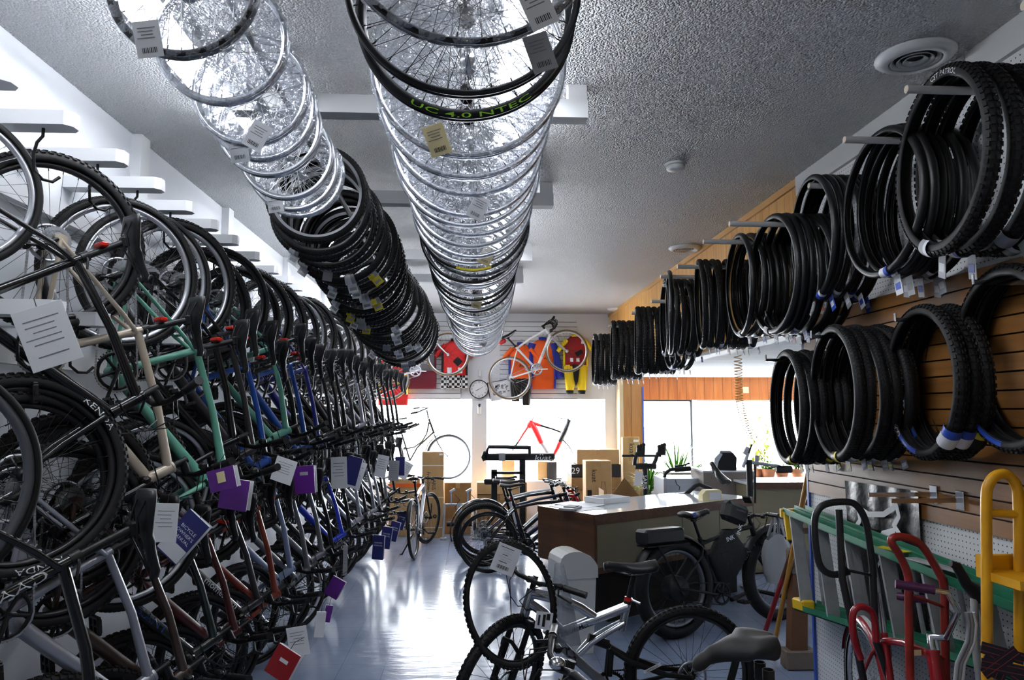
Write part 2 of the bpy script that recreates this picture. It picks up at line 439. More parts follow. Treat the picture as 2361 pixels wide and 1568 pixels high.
# right wall: pegboard above, brown slats between, pegboard below
ZS0, ZS1 = 1.262, 2.40
struct('wall_right', MB().bb(XR + .012, XR + .15, YF, YE, 0, ZC), WALLW)
t = struct('trim_2', MB().bb(XR - .006, XR + .012, YF, YE, ZS1, ZC - .0), PEGB)
t = struct('trim_3', MB().bb(XR - .006, XR + .012, YF, YE, .0, ZS0), PEGB)
t = struct('trim_4', MB().bb(XR - .03, XR - .006, YF, 3.02, ZC - .13, ZC).bb(XR - .03, XR - .006, 3.024, YE, ZC - .13, ZC), TRIMW)
mb = MB().bb(XR - .004, XR + .012, YF, YE, ZS0, ZS1, mi=1); z = ZS0
while z < ZS1 - .02:
    mb.bb(XR - .02, XR - .004, YF, YE, z + .004, min(z + .0725, ZS1)); z += .076
struct('trim_5', mb, [SLATB, DARK])
struct('trim_6', MB().bb(XR - .022, XR + .16, YE, YE + .022, 0, 2.47), BLUE)
# wooden header over the wide opening, with its crown strip, and the corner column
struct('wall_header', MB().bb(XR, XR + .15, YE, YB, ZD, ZC), HEADW)
struct('trim_7', MB().bb(XR - .02, XR, YE, YB, ZC - .05, ZC), mat('crown_wood', (186, 140, 78), .45))
struct('trim_8', MB().bb(XR - .004, XR + .154, YE + .02, YB, ZD - .03, ZD), TRIMW)
mb = MB().bb(XR + .15, 2.645, YB - .3, YB + .1, 0, ZD)
struct('wall_column', mb, COLW)
struct('trim_9', MB().bb(XR + .09, XR + .15, YB - .3, YB, 0, ZD - .03), mat('cream_trim', (206, 184, 148), .6))
struct('trim_10', MB().bb(2.645, 2.672, YB - .31, YB - .26, .2, 2.18), BLUE)
# side room
YS = 11.8
mb = MB(); SW = ((2.72, 3.55), (3.62, 6.1)); SZ0, SZ1 = .80, 1.985
mb.bb(2.645, XS, YS, YS + .12, SZ1, ZD); struct('wall_side_back', mb, ORNW)
mb = MB().bb(2.645, XS, YS, YS + .12, 0, SZ0)
for a, b in ((2.645, SW[0][0]), (SW[0][1], SW[1][0]), (SW[1][1], XS)): mb.bb(a, b, YS, YS + .12, SZ0, SZ1)
struct('wall_side_sill', mb, WALLB)
window(2, SW[0][0], SW[0][1], SZ0, SZ1, YS + .07, .03, mat('window_steel', (70, 74, 80), .4))
window(3, SW[1][0], SW[1][1], SZ0, SZ1, YS + .07, .03)
struct('wall_side_right', MB().bb(XS, XS + .12, YF, YS + .12, 0, ZD + .2), WALLW)
struct('wall_side_front', MB().bb(XR + .15, XS, YE - .6, YE - .5, 0, ZD + .2), WALLW)
def tilemat():
    m = mat('ceiling_tile', (224, 224, 222), .8); nt = m.node_tree; b = nt.nodes['Principled BSDF']
    tc = nt.nodes.new('ShaderNodeTexCoord'); br = nt.nodes.new('ShaderNodeTexBrick'); br.offset = 0
    br.inputs['Scale'].default_value = 1; br.inputs['Brick Width'].default_value = 1.22; br.inputs['Row Height'].default_value = .61
    br.inputs['Mortar Size'].default_value = .012; br.inputs['Color1'].default_value = br.inputs['Color2'].default_value = (*lin((206, 207, 206)), 1)
    br.inputs['Mortar'].default_value = (*lin((240, 240, 240)), 1)
    nt.links.new(tc.outputs['Object'], br.inputs['Vector']); nt.links.new(br.outputs['Color'], b.inputs['Base Color']); return m
struct('ceiling_side', MB().bb(XR + .15, XS, YE - .5, YS, ZD, ZD + .1), tilemat())
struct('ground', MB().bb(-14, 20, 12.9, 40, -.15, -.1), OUT)

# posts and ledger rails of the bike rack on the left wall
mb = MB().bb(XL, XL + .05, YF, YB - .3, 2.66, 2.75); struct('trim_11', mb, BOARD)
mb = MB().bb(XL, XL + .05, YF, YB - .3, 1.98, 2.07); struct('trim_12', mb, BOARD)
for i, y in enumerate((2.72, 4.24, 5.76, 7.6, 9.5)):
    struct('trim_%d' % (13 + i), MB().bb(XL, XL + .055, y - .055, y + .055, 2.70, ZC), BOARD)

# hook boards: one plank and hook per hanging place
BY = [2.02, 2.40, 2.775, 3.18, 3.56, 3.95, 4.33, 4.71, 5.2, 5.7, 6.14, 6.5, 6.9, 7.3, 7.7, 8.2, 8.6, 9.0, 9.4]
ORD = ['first', 'second', 'third', 'fourth', 'fifth', 'sixth', 'seventh', 'eighth', 'ninth', 'tenth', 'eleventh', 'twelfth', 'thirteenth', 'fourteenth', 'fifteenth', 'sixteenth', 'seventeenth', 'eighteenth', 'nineteenth']
for _t, _u in (('twent', 'twenty'), ('thirt', 'thirty'), ('fort', 'forty'), ('fift', 'fifty'), ('sixt', 'sixty')): ORD += [_t + 'ieth'] + [_u + '-' + q for q in ORD[:9]]
def plank_mesh(L):
    mb = MB(); h = .056; w = .09
    P = [(0, -w / 2), (L - .025, -w / 2), (L, -w / 2 + .025), (L, w / 2 - .025), (L - .025, w / 2), (0, w / 2)]
    k = len(P)
    vs = [(x, y, 0) for x, y in P] + [(x, y, h) for x, y in P]
    fs = [tuple(range(k))[::-1], tuple(range(k, 2 * k))] + [(i, (i + 1) % k, (i + 1) % k + k, i + k) for i in range(k)]
    return mb.add(vs, fs)
PL_U = plank_mesh(.45).mesh('plank'); PL_L = plank_mesh(.45).mesh('plank')
HOOK = MB().tube([(.33, 0, 0), (.33, 0, -.03), (.31, 0, -.055), (.30, .0, -.10), (.30, .01, -.16), (.315, .04, -.185), (.335, .07, -.185), (.35, .09, -.16)], .006, 8).mesh('hook')
for i, y in enumerate(BY[1:]):
    o = link('hook_board', PL_U, BOARD, None, T(XL, y, 2.845))
    tag(o, 'white hook board on the left wall above the upper bikes, %s from the front' % ORD[i], 'rack board', 'upper hook boards')
    link('hook', HOOK, MBLK, o)
for i, y in enumerate([2.36, 2.73, 3.12, 3.5, 3.9, 4.3, 4.7, 5.1, 5.55, 6.0, 6.45, 6.9, 7.3, 7.7, 8.1]):
    o = link('hook_board', PL_L, BOARD, None, T(XL, y, 2.13) @ RZ(.08 if i % 2 else -.06))
    tag(o, 'white hook board in the middle tier between upper and lower bikes, %s from the front' % ORD[i], 'rack board', 'middle hook boards')
    link('hook', HOOK, MBLK, o)

# ceiling: beams of the wheel rails, vents, detector, tube lights
for i, (y, b) in enumerate(((3.42, 1), (4.95, 0), (6.8, 0), (8.0, 0))):
    mb = MB().bb(-1.15, .55, y, y + .09, 3.20, 3.29)
    if b: mb.add([(-.86, y - .35, ZC), (-.86, y, 3.24), (-.86, y, 3.29), (-.86, y - .28, ZC), (-.82, y - .35, ZC), (-.82, y, 3.24), (-.82, y, 3.29), (-.82, y - .28, ZC)], [(0, 1, 2, 3), (7, 6, 5, 4), (0, 4, 5, 1), (3, 2, 6, 7), (1, 5, 6, 2)])
    for x in (-1.1, .5): mb.bb(x - .045, x + .045, y, y + .09, 3.29, ZC)
    struct('beam_%d' % (i + 1), mb, mat('beam_grey', (186, 188, 190), .6))
VENT = mat('vent_white', (214, 216, 216), .4)
for i, (px, py, nm) in enumerate(((2110, 133, 'nearest the pegboard wall corner'), (1580, 573, 'in the middle of the ceiling beside the tyre pegs'), (1424, 713, 'far down by the back wall'))):
    p = atz(px, py, ZC - .01); r = .165 if i == 0 else .16
    e = empty('ceiling_vent', 'round white ceiling vent, the one ' + nm, 'vent', T(p.x, p.y, ZC), 'round ceiling vents')
    ob('flange', MB().ring([(r * .66, -.03), (r * .8, -.03), (r, -.008), (r, 0), (r * .66, 0)], 48, RX(PI / 2) @ RZ(0) if 0 else Matrix(((1, 0, 0, 0), (0, 0, 1, 0), (0, 1, 0, 0), (0, 0, 0, 1)))), VENT, e)
    X = Matrix(((1, 0, 0, 0), (0, 0, 1, 0), (0, 1, 0, 0), (0, 0, 0, 1)))
    ob('throat', MB().disc(r * .66, -.012, -.008, 40, X), mat('vent_dark', (24, 24, 24), .8), e)
    for q in (.52, .36, .2):
        ob('cone', MB().ring([(r * q, -.012), (r * (q + .1), -.028), (r * (q + .11), -.025), (r * (q + .01), -.009)], 40, X), VENT, e)
p = atz(1558, 385, ZC - .02)
X = Matrix(((1, 0, 0, 0), (0, 0, 1, 0), (0, 1, 0, 0), (0, 0, 0, 1)))
e = empty('smoke_detector', 'white round smoke detector on the textured ceiling', 'smoke detector', T(p.x, p.y, ZC))
ob('base', MB().disc(.07, -.012, 0, 36, X), mat('plastic_white', (226, 227, 224), .35), e)
ob('cover', MB().ring([(.001, -.045), (.045, -.045), (.058, -.036), (.06, -.012), (.001, -.012)], 36, X, closed=False), MATS['plastic_white'], e)
TUBE = emis('lamp_tube', (246, 249, 255), 19.0)
TUBE_FILL = emis('fill_lamp_tube', (250, 246, 236), 9.0)  # weaker glow for the added fill lamp behind the camera
def fixture(x, y0, y1, lab, tm=None):
    e = empty('ceiling_light', lab, 'light', T(x, (y0 + y1) / 2, ZC), 'tube lights on the ceiling'); h = (y1 - y0) / 2
    ob('housing', MB().bb(-.10, .10, -h, h, -.045, 0, bev=.01), WHT, e)
    for s in (-1, 1):
        ob('lamp_tube', MB().tube([(s * .05, -h + .03, -.066), (s * .05, h - .03, -.066)], .015, 10), tm or TUBE, e)
fixture(-1.27, 1.5, 3.9, 'twin tube ceiling light above the row of small wheels, nearest the camera')
fixture(.2, 1.7, 4.1, 'twin tube ceiling light above the big hanging wheels, nearest the camera')
fixture(-1.27, 5.2, 7.6, 'twin tube ceiling light farther down beside the hanging tyres')
fixture(.2, 5.0, 7.4, 'twin tube ceiling light above the farther hanging wheels')
fixture(-1.27, 8.3, 10.7, 'added unseen fill light, twin tubes at the far left by the back wall')  # extra fixture, added only to brighten the back wall and ceiling
fixture(.2, 8.2, 10.6, 'added unseen fill light, twin tubes at the far end of the hanging wheels')  # its unseen partner, put in to lift the dim far end
fixture(1.3, -2.4, .2, 'added fill light, twin tubes unseen behind the camera on the right', TUBE_FILL)  # out-of-view lamp added as frontal fill for the foreground

# ------------------------------------------------------------------ light
w = bpy.data.worlds.new('world'); sc.world = w; w.use_nodes = True
bg = w.node_tree.nodes['Background']; bg.inputs['Color'].default_value = (.9, .95, 1.0, 1); bg.inputs['Strength'].default_value = 19
def portal(x0, x1, z0, z1, y, flip=0):
    l = bpy.data.lights.new('window_portal', 'AREA'); l.shape = 'RECTANGLE'; l.size = x1 - x0; l.size_y = z1 - z0
    l.cycles.is_portal = True
    o = bpy.data.objects.new('window_portal', l); COL.objects.link(o)
    o.location = ((x0 + x1) / 2, y, (z0 + z1) / 2); o.rotation_euler = (PI / 2 if flip else -PI / 2, 0, 0)
portal(XL - .05, XR + .05, WZ0, WZ1 + .06, GY + .08)
portal(SW[0][0], SW[0][1], SZ0, SZ1, YS + .14); portal(SW[1][0], SW[1][1], SZ0, SZ1, YS + .14)
sun = bpy.data.lights.new('sun', 'SUN'); sun.energy = 28; sun.angle = .01; sun.color = (1, .97, .92)
so = bpy.data.objects.new('sun', sun); COL.objects.link(so)
so.rotation_euler = V((-.22, -1.0, -1.12)).to_track_quat('-Z', 'Y').to_euler()
sc.view_settings.view_transform = 'Standard'; sc.view_settings.look = 'None'; sc.view_settings.gamma = 1
sc.view_settings.exposure = 1.0; sc.view_settings.use_curve_mapping = False
cy = sc.cycles
cy.max_bounces = 5; cy.diffuse_bounces = 3; cy.glossy_bounces = 3; cy.transmission_bounces = 6; cy.transparent_max_bounces = 10
cy.caustics_reflective = False; cy.caustics_refractive = False; cy.sample_clamp_indirect = 6
cy.use_adaptive_sampling = True; cy.adaptive_threshold = .05
# ------------------------------------------------------------------ wheels and tyres (axle along local Y, centre at the origin)
def tyre_prof(R, w, t=.0035, open_deg=52, n=12):
    c = R - w / 2; r = w / 2; P = []
    a0, a1 = math.radians(180 + open_deg), math.radians(540 - open_deg)   # angle measured from outward radial
    for i in range(n + 1):
        a = a0 + (a1 - a0) * i / n; P.append((c + r * math.cos(a), r * math.sin(a)))
    for i in range(n, -1, -1):
        a = a0 + (a1 - a0) * i / n; P.append((c + (r - t) * math.cos(a), (r - t) * math.sin(a)))
    return P
_tm = {}
def tyre_mesh(R, w, knob=0, seg=72, stripe=0):
    """knob 0 slick, 1 fine tread, 2 coarse blocks; material 1 = sidewall stripe, 2 = lettering"""
    key = (R, w, knob, seg, stripe)
    if key in _tm: return _tm[key]
    mb = MB(); mb.ring(tyre_prof(R, w), seg)
    r = w / 2; c = R - r
    if knob:
        N = int(2 * PI * R / (.030 if knob == 2 else .019)); h = .006 if knob == 2 else .0028
        rows = (-52, -20, 20, 52) if knob == 2 else (-45, -15, 15, 45)
        for k in range(N):
            for q, d in enumerate(rows):
                a = 2 * PI * (k + (.5 if q in (1, 2) else 0)) / N; t = math.radians(d)
                M = RY(-a) @ T(c, 0, 0) @ RZ(t) @ T(r + h / 2 - .001, 0, 0)
                mb.box((0, 0, 0), (h, w * .21, .016 if knob == 2 else .011), M)
    if stripe:
        for sgn in (-1, 1):
            if stripe == 3 and sgn > 0: continue
            mb.ring([(c - r * .72, sgn * (r * .72 + .001)), (c - r * .15, sgn * (r * 1.0 + .001))], seg, None, 1, True, closed=False)
    _tm[key] = mb.mesh('tyre'); return _tm[key]
def rim_mesh(R, d=.022, w=.022, n=64):
    key = ('rim', R, d, w)
    if key not in _tm:
        _tm[key] = MB().ring([(R, -w / 2), (R, -w / 2 + .004), (R - .008, 0), (R, w / 2 - .004), (R, w / 2), (R - d * .6, w / 2), (R - d, w * .22), (R - d, -w * .22), (R - d * .6, -w / 2)], n).mesh('rim')
    return _tm[key]
def lacing_mesh(R, fl=.03, hr=.022, n=32, th=.0011):
    key = ('lace', R, fl, n, th)
    if key not in _tm:
        mb = MB()
        for i in range(n):
            a = 2 * PI * i / n; s = 1 if i % 2 else -1; tw = (1 if (i // 2) % 2 else -1) * 1.15
            b = a + tw
            mb.tube([(hr * math.cos(b), s * fl, hr * math.sin(b)), (R * math.cos(a), s * .003, R * math.sin(a))], th, 3, False)
            mb.tube([((R - .014) * math.cos(a), s * .003, (R - .014) * math.sin(a)), (R * math.cos(a), s * .003, R * math.sin(a))], .0022, 4, False)
        _tm[key] = mb.mesh('lacing')
    return _tm[key]
def hub_mesh(fl=.03, hr=.024, axle=.06):
    key = ('hub', fl, hr, axle)
    if key not in _tm:
        mb = MB().ring([(.001, -axle), (.006, -axle), (.006, -fl - .012), (.014, -fl - .008), (hr, -fl - .003), (hr, -fl + .002), (.013, -fl + .008), (.012, 0), (.013, fl - .008), (hr, fl - .002), (hr, fl + .003), (.014, fl + .008), (.006, fl + .012), (.006, axle), (.001, axle)], 20, closed=False)
        _tm[key] = mb.mesh('hub')
    return _tm[key]
def cassette_mesh():
    if 'cas' not in _tm:
        mb = MB()
        for i in range(7):
            r = .056 - i * .0055; y = -.030 - i * .0042; N = 26 - i * 2; P = []
            for k in range(N * 2):
                a = PI * k / N; q = r + (.003 if k % 2 else -.001); P.append((q * math.cos(a), q * math.sin(a)))
            mb.prism(P, y, y - .0018)
        _tm['cas'] = mb.mesh('cassette')
    return _tm['cas']
def disc_mesh():
    if 'disc' not in _tm:
        mb = MB().ring([(.066, -.001), (.08, -.001), (.08, .001), (.066, .001)], 36, T(0, .038, 0))
        for k in range(6):
            a = 2 * PI * k / 6; mb.tube([(.02 * math.cos(a), .038, .02 * math.sin(a)), (.068 * math.cos(a + .5), .038, .068 * math.sin(a + .5))], .003, 4)
        _tm['disc'] = mb.mesh('brake_disc')
    return _tm['disc']

# ------------------------------------------------------------------ bicycles: forward +X, up +Z, rear axle above the origin
class Spec: pass
def spec(kind):
    s = Spec(); s.kind = kind; s.bb = (.43, 0, .285)
    if kind == 'road': s.R, s.w, s.knob, s.rd = .338, .027, 0, .026
    elif kind == 'hybrid': s.R, s.w, s.knob, s.rd = .350, .042, 1, .022
    elif kind == 'slick': s.R, s.w, s.knob, s.rd = .348, .038, 0, .024
    elif kind in ('mtb', 'trail'): s.R, s.w, s.knob, s.rd = .362, .056, 2, .022
    elif kind == 'gravel': s.R, s.w, s.knob, s.rd = .352, .042, 1, .026
    elif kind == 'first': s.R, s.w, s.knob, s.rd = .300, .034, 0, .022
    elif kind == 'fat': s.R, s.w, s.knob, s.rd = .385, .105, 1, .03
    s.ra = (0, 0, s.R); s.fa = (1.055 if kind != 'road' else .985, 0, s.R)
    s.st = (.292, 0, .735) if kind != 'trail' else (.305, 0, .695)
    s.ht = (.862, 0, .83); s.hb = (.905, 0, .69)
    if kind in ('mtb', 'gravel'): s.bb, s.st, s.ht, s.hb, s.fa = (.445, 0, .30), (.345, 0, .72), (.955, 0, .835), (.995, 0, .72), (1.155, 0, s.R)
    if kind == 'road': s.ht = (.825, 0, .80); s.hb = (.862, 0, .672); s.st = (.29, 0, .745)
    if kind == 'first': s.st = (.28, 0, .70); s.fa = (1.055, 0, .345); s.bb = (.42, 0, .26)
    if kind == 'fat': s.fa = (1.13, 0, s.R); s.bb = (.45, 0, .30)
    return s
def lerp(a, b, t): return V(a) * (1 - t) + V(b) * t
def frame_mesh(s):
    mb = MB(); bb, st, ht, hb, ra = map(V, (s.bb, s.st, s.ht, s.hb, s.ra))
    fat = 1.25 if s.kind in ('mtb', 'trail', 'fat') else 1.0
    mb.tube([bb, lerp(bb, st, .5), st], [.019 * fat, .017, .0175], 12)
    mb.tube([lerp(bb, st, .93), lerp(st, ht, .5) + V((0, 0, -.012)), lerp(hb, ht, .82)], [.017, .017, .021], 12)
    mb.tube([bb, lerp(bb, hb, .5), lerp(bb, hb, .97)], [.024 * fat, .023 * fat, .026], 12)
    mb.tube([hb, ht], .025, 14)
    mb.tube([lerp(hb, ht, .0), lerp(hb, ht, .08)], .028, 14); mb.tube([lerp(hb, ht, .92), ht], .028, 14)
    mb.tube([bb + V((0, -.036, 0)), bb + V((0, .036, 0))], .024, 14)
    for q in (-1, 1):
        wy = s.w / 2 + .02
        mb.tube([bb + V((-.02, q * .022, 0)), bb + V((-.08, q * wy, .005)), V((.08, q * (wy + .02), s.R - .01)), V((0, q * .066, s.R))], [.012, .012, .010, .009], 8)
        top = lerp(bb, st, .9)
        mb.tube([top + V((0, q * .014, 0)), top + V((-.07, q * wy, -.07)), V((0, q * .066, s.R))], [.009, .010, .008], 8)
        mb.prism([(-.02, s.R - .02), (.035, s.R - .015), (.035, s.R + .02), (-.01, s.R + .03), (-.022, s.R + .01)], q * .063, q * .069)
    mb.tube([lerp(bb, st, .90) + V((-.075, -.03, -.072)), lerp(bb, st, .90) + V((-.075, .03, -.072))], .007, 6)
    return mb
def fork_mesh(s):
    mb = MB(); hb, fa = V(s.hb), V(s.fa); ax = (V(s.ht) - hb).normalized(); wy = s.w / 2 + .026
    crown = hb - ax * .03
    if s.kind in ('mtb', 'trail', 'fat'):
        mb.box((0, 0, 0), (.05, wy * 2 + .03, .04), T(crown) @ RY(-.3), bev=.01)
        for q in (-1, 1):
            a = crown + V((.01, q * wy, -.01)); b = V((fa.x - .015, q * wy, fa.z))
            mb.tube([a + ax * .03, lerp(a, b, .42)], .016, 10); mb.tube([lerp(a, b, .38), lerp(a, b, .42), b], [.02, .022, .019], 10)
        mid = lerp(crown, fa, .40); mb.tube([mid + V((.03, -wy, 0)), mid + V((.055, -wy * .5, .05)), mid + V((.055, wy * .5, .05)), mid + V((.03, wy, 0))], .011, 8)
    else:
        mb.tube([crown + V((0, -wy, -.012)), crown + V((0, -wy * .4, .006)), crown + V((0, wy * .4, .006)), crown + V((0, wy, -.012))], .014, 8)
        for q in (-1, 1):
            a = crown + V((0, q * wy, -.01)); b = V((fa.x, q * .05, fa.z))
            mb.tube([a, lerp(a, b, .55) + V((-.012, 0, 0)), lerp(a, b, .85) + V((-.008, 0, 0)), b], [.014, .013, .010, .008], 8)
    for q in (-1, 1): mb.tube([V((fa.x, q * .045, fa.z)), V((fa.x, q * .06, fa.z))], .012, 8)
    return mb
def saddle_mesh(L=.275, W=.15, nose=.038, th=.035, dip=.012):
    R = []; N = 12
    for i in range(N + 1):
        t = i / N; x = -L * .38 + L * t
        wd = (W / 2) * (1 - (t / .62) ** 2.1) + nose / 2 * (t / .62) ** 2.1 if t < .62 else nose / 2
        if t < .08: wd *= .80 + .2 * t / .08
        if t > .93: wd *= .72
        z = dip * ((t - .45) / .5) ** 2 * 1.4 + (-.012 if t > .95 else 0)
        r = []
        for k in range(12):
            a = 2 * PI * k / 12; yy = math.cos(a); zz = math.sin(a)
            r.append((x, wd * yy, z + (th * .35 * zz if zz > 0 else th * (.75 - .3 * t) * zz) - (.012 * abs(yy) if t < .55 else 0)))
        R.append(r)
    mb = MB().loft(R)
    for q in (-1, 1): mb.tube([(-L * .28, q * .03, -.02), (-L * .1, q * .022, -.045), (L * .15, q * .018, -.045), (L * .5, q * .006, -.012)], .0035, 6)
    return mb
def post_mesh(s, ext=.16):
    st, bb = V(s.st), V(s.bb); d = (st - bb).normalized(); top = st + d * ext
    mb = MB().tube([st - d * .01, top], .0135, 12).tube([st - d * .012, st + d * .018], .021, 12)
    mb.tube([st + V((.0, -.012, .005)), st + V((.012, -.034, .0)), st + V((.05, -.036, -.01))], .005, 6)
    mb.box((0, 0, 0), (.045, .04, .028), T(top + V((0, 0, .006))), bev=.006)
    return mb, top
def bars_mesh(s, ext=.05, rise=.02):
    ht, hb = V(s.ht), V(s.hb); ax = (ht - hb).normalized(); st = ht + ax * ext
    mb = MB().tube([ht, st + ax * .02], .016, 12)
    grips = []
    if s.kind == 'road':
        c = st + V((.09, 0, .02)); mb.tube([st, c], [.017, .018], 10)
        mb.tube([c + V((0, -.2, 0)), c + V((0, .2, 0))], .0135, 10)
        for q in (-1, 1):
            P = [c + V((0, q * .17, 0)), c + V((.015, q * .2, 0)), c + V((.07, q * .205, -.005)), c + V((.095, q * .205, -.04)), c + V((.085, q * .21, -.10)), c + V((.04, q * .215, -.135)), c + V((-.05, q * .22, -.14))]
            grips.append(('bar_tape', MB().tube(P, .0155, 10)))
            grips.append(('brake_lever', MB().tube([c + V((.06, q * .205, .0)), c + V((.10, q * .205, .02)), c + V((.115, q * .205, .035))], [.017, .019, .013], 8).tube([c + V((.10, q * .205, .0)), c + V((.125, q * .205, -.05)), c + V((.10, q * .205, -.11))], .006, 6)))
    else:
        c = st + V((.06, 0, .02)); mb.tube([st, c], [.018, .018], 10)
        hw = .33 if s.kind in ('mtb', 'trail', 'fat') else .31
        P = [c + V((0, q, 0)) + d for q, d in ((-hw, V((-.06, 0, rise))), (-.17, V((-.025, 0, rise))), (-.07, V((0, 0, .0))), (.07, V((0, 0, 0))), (.17, V((-.025, 0, rise))), (hw, V((-.06, 0, rise))))]
        mb.tube(P, .0125, 10)
        for q, (a, b) in ((-1, (P[1], P[0])), (1, (P[4], P[5]))):
            g0, g1 = lerp(a, b, .25), lerp(a, b, 1.01); pts = [lerp(g0, g1, k / 8) for k in range(9)]
            grips.append(('grip', MB().tube(pts, [.0185, .0165, .0175, .0165, .0175, .0165, .0175, .017, .0185], 10)))
            m = lerp(a, b, .12)
            lv = MB().box((0, 0, 0), (.03, .035, .025), T(m), bev=.006).tube([m + V((.015, 0, -.008)), m + V((.055, q * .03, -.02)), m + V((.05, q * .11, -.03))], .006, 6)
            lv.box((0, 0, 0), (.03, .045, .03), T(m + V((-.01, -q * .05, -.022))), bev=.008)
            grips.append(('brake_lever', lv))
    return mb, grips, c
def crank_mesh(s):
    c = V(s.bb); mb = MB(); M = T(c)
    mb.ring([(.072, -.046), (.088, -.046), (.088, -.043), (.072, -.043)], 40, M)
    N = 40
    for k in range(N):
        a = 2 * PI * k / N; mb.box((0, 0, 0), (.008, .002, .005), M @ RY(-a) @ T(.091, -.0445, 0))
    for k in range(5):
        a = 2 * PI * k / 5; mb.tube([c + V((0, -.047, 0)), c + V((.076 * math.cos(a), -.046, .076 * math.sin(a)))], .007, 6)
    d = V((.155, 0, -.07)).normalized() * .17
    mb.tube([c + V((0, -.06, 0)), c + d + V((0, -.072, 0))], [.015, .010], 8, flat=.6)
    mb.tube([c + V((0, .06, 0)), c - d + V((0, .072, 0))], [.015, .010], 8, flat=.6)
    mb.tube([c + V((0, -.068, 0)), c + V((0, .068, 0))], .012, 10)
    return mb, d
def pedal_mesh():
    if 'pedal' not in _tm:
        mb = MB().tube([(0, -.05, 0), (0, .05, 0)], .008, 8)
        for x in (-.034, .034): mb.box((x, 0, 0), (.012, .085, .018), bev=.003)
        for y in (-.04, 0, .04): mb.box((0, y, 0), (.06, .01, .02), bev=.002)
        _tm['pedal'] = mb.mesh('pedal')
    return _tm['pedal']
def chain_mesh(s):
    bb, ra = V(s.bb), V(s.ra); mb = MB()
    def run(a, b):
        n = max(2, int((b - a).length / .0127)); M = seg(a, b)
        for k in range(n): mb.box(((k + .5) * .0127, 0, 0), (.011, .0065 if k % 2 else .004, .008), M)
    run(ra + V((0, -.046, .036)), bb + V((0, -.0445, .089))); run(ra + V((.03, -.046, -.105)), bb + V((0, -.0445, -.089)))
    for k in range(11):
        a = PI / 2 - PI * k / 10; mb.box((0, 0, 0), (.029, .006, .007), T(bb + V((.089 * math.cos(a), -.0445, .089 * math.sin(a)))) @ RY(-a + PI / 2))
        a = PI / 2 + PI * k / 10; mb.box((0, 0, 0), (.014, .006, .007), T(ra + V((.036 * math.cos(a), -.046, .036 * math.sin(a)))) @ RY(-a + PI / 2))
    mb.tube([ra + V((.0, -.046, -.036)), ra + V((.03, -.046, -.105))], .004, 5)
    return mb
def derail_mesh(s):
    ra = V(s.ra); mb = MB()
    mb.tube([ra + V((.0, -.07, -.01)), ra + V((.02, -.078, -.045)), ra + V((.03, -.06, -.065))], [.008, .014, .01], 8)
    for p in ((.028, -.06), (.03, -.115)): mb.ring([(.004, -.004), (.019, -.004), (.019, .004), (.004, .004)], 16, T(ra + V((p[0], -.046, p[1]))))
    mb.tube([ra + V((.028, -.052, -.06)), ra + V((.03, -.052, -.115))], .006, 6)
    return mb
def cable_mesh(s, c):
    mb = MB(); ht, hb = V(s.ht), V(s.hb)
    for q in (-1, 1):
        a = c + V((-.02, q * .12, .01)); 
        mb.tube([a, a + V((.09, -q * .02, .0)), c + V((.10, q * .03, -.08)), lerp(hb, ht, .5) + V((.05, q * .03, -.02)), lerp(hb, ht, .3) + V((-.06, q * .026, -.02))], .0028, 5)
    mb.tube([c + V((-.02, -.11, 0)), c + V((.11, -.04, .01)), V(s.hb) + V((.09, -.02, .02)), V(s.hb) + V((.10, .03, -.12))], .0028, 5)
    return mb
_bk = {}
def bike_meshes(kind):
    if kind in _bk: return _bk[kind]
    s = spec(kind); D = {'s': s}
    D['frame'] = frame_mesh(s).mesh('frame'); D['fork'] = fork_mesh(s).mesh('fork')
    D['saddle'] = saddle_mesh(**({'W': .135, 'L': .28} if kind == 'road' else {'W': .19, 'th': .05} if kind == 'fat' else {})).mesh('saddle')
    pm, top = post_mesh(s, .17 if kind not in ('mtb', 'trail') else .2); D['post'] = pm.mesh('seat_post'); D['top'] = top
    bm, gr, c = bars_mesh(s); D['bars'] = bm.mesh('handlebar'); D['grips'] = [(n, g.mesh(n)) for n, g in gr]; D['c'] = c
    cm, d = crank_mesh(s); D['crank'] = cm.mesh('crankset'); D['d'] = d
    D['chain'] = chain_mesh(s).mesh('chain'); D['der'] = derail_mesh(s).mesh('derailleur'); D['cable'] = cable_mesh(s, c).mesh('cable')
    D['tyre'] = tyre_mesh(s.R, s.w, s.knob, 80); rr = s.R - s.w * .80
    D['ftyre'], D['frim'], D['flace'] = D['tyre'], None, None
    if kind == 'first':
        D['ftyre'] = tyre_mesh(.372, .06, 2, 80); fr = .372 - .06 * .8; D['frim'] = rim_mesh(fr, .022, .03, 72); D['flace'] = lacing_mesh(fr - .02)
    D['rim'] = rim_mesh(rr, s.rd, min(.07, max(.02, s.w * .5)), 72); D['lace'] = lacing_mesh(rr - s.rd + .002); D['hub'] = hub_mesh()
    D['refl'] = MB().box((0, 0, 0), (.014, .012, .05), bev=.004).mesh('reflector')
    D['rflx'] = MB().box((0, 0, 0), (.02, .075, .03), bev=.005).mesh('rear_reflector')
    _bk[kind] = D; return D
def wheel_parts(nm, D, parent, pos, mats, rear, spin=0.0):
    f = not rear
    r = link(nm, (f and D['frim']) or D['rim'], DRIM if f and D['frim'] else mats['rim'], parent, T(pos) @ RY(spin))
    link('tyre', D['ftyre'] if f else D['tyre'], [mats['tyre']], r)
    link('spoke_lacing', (f and D['flace']) or D['lace'], BSPK if f else mats['spoke'], r); link('hub', D['hub'], mats['hub'], r)
    if rear: link('cassette', cassette_mesh(), STEEL, r)
    if D['s'].kind != 'road': link('brake_disc', disc_mesh(), STEEL, r)
    return r
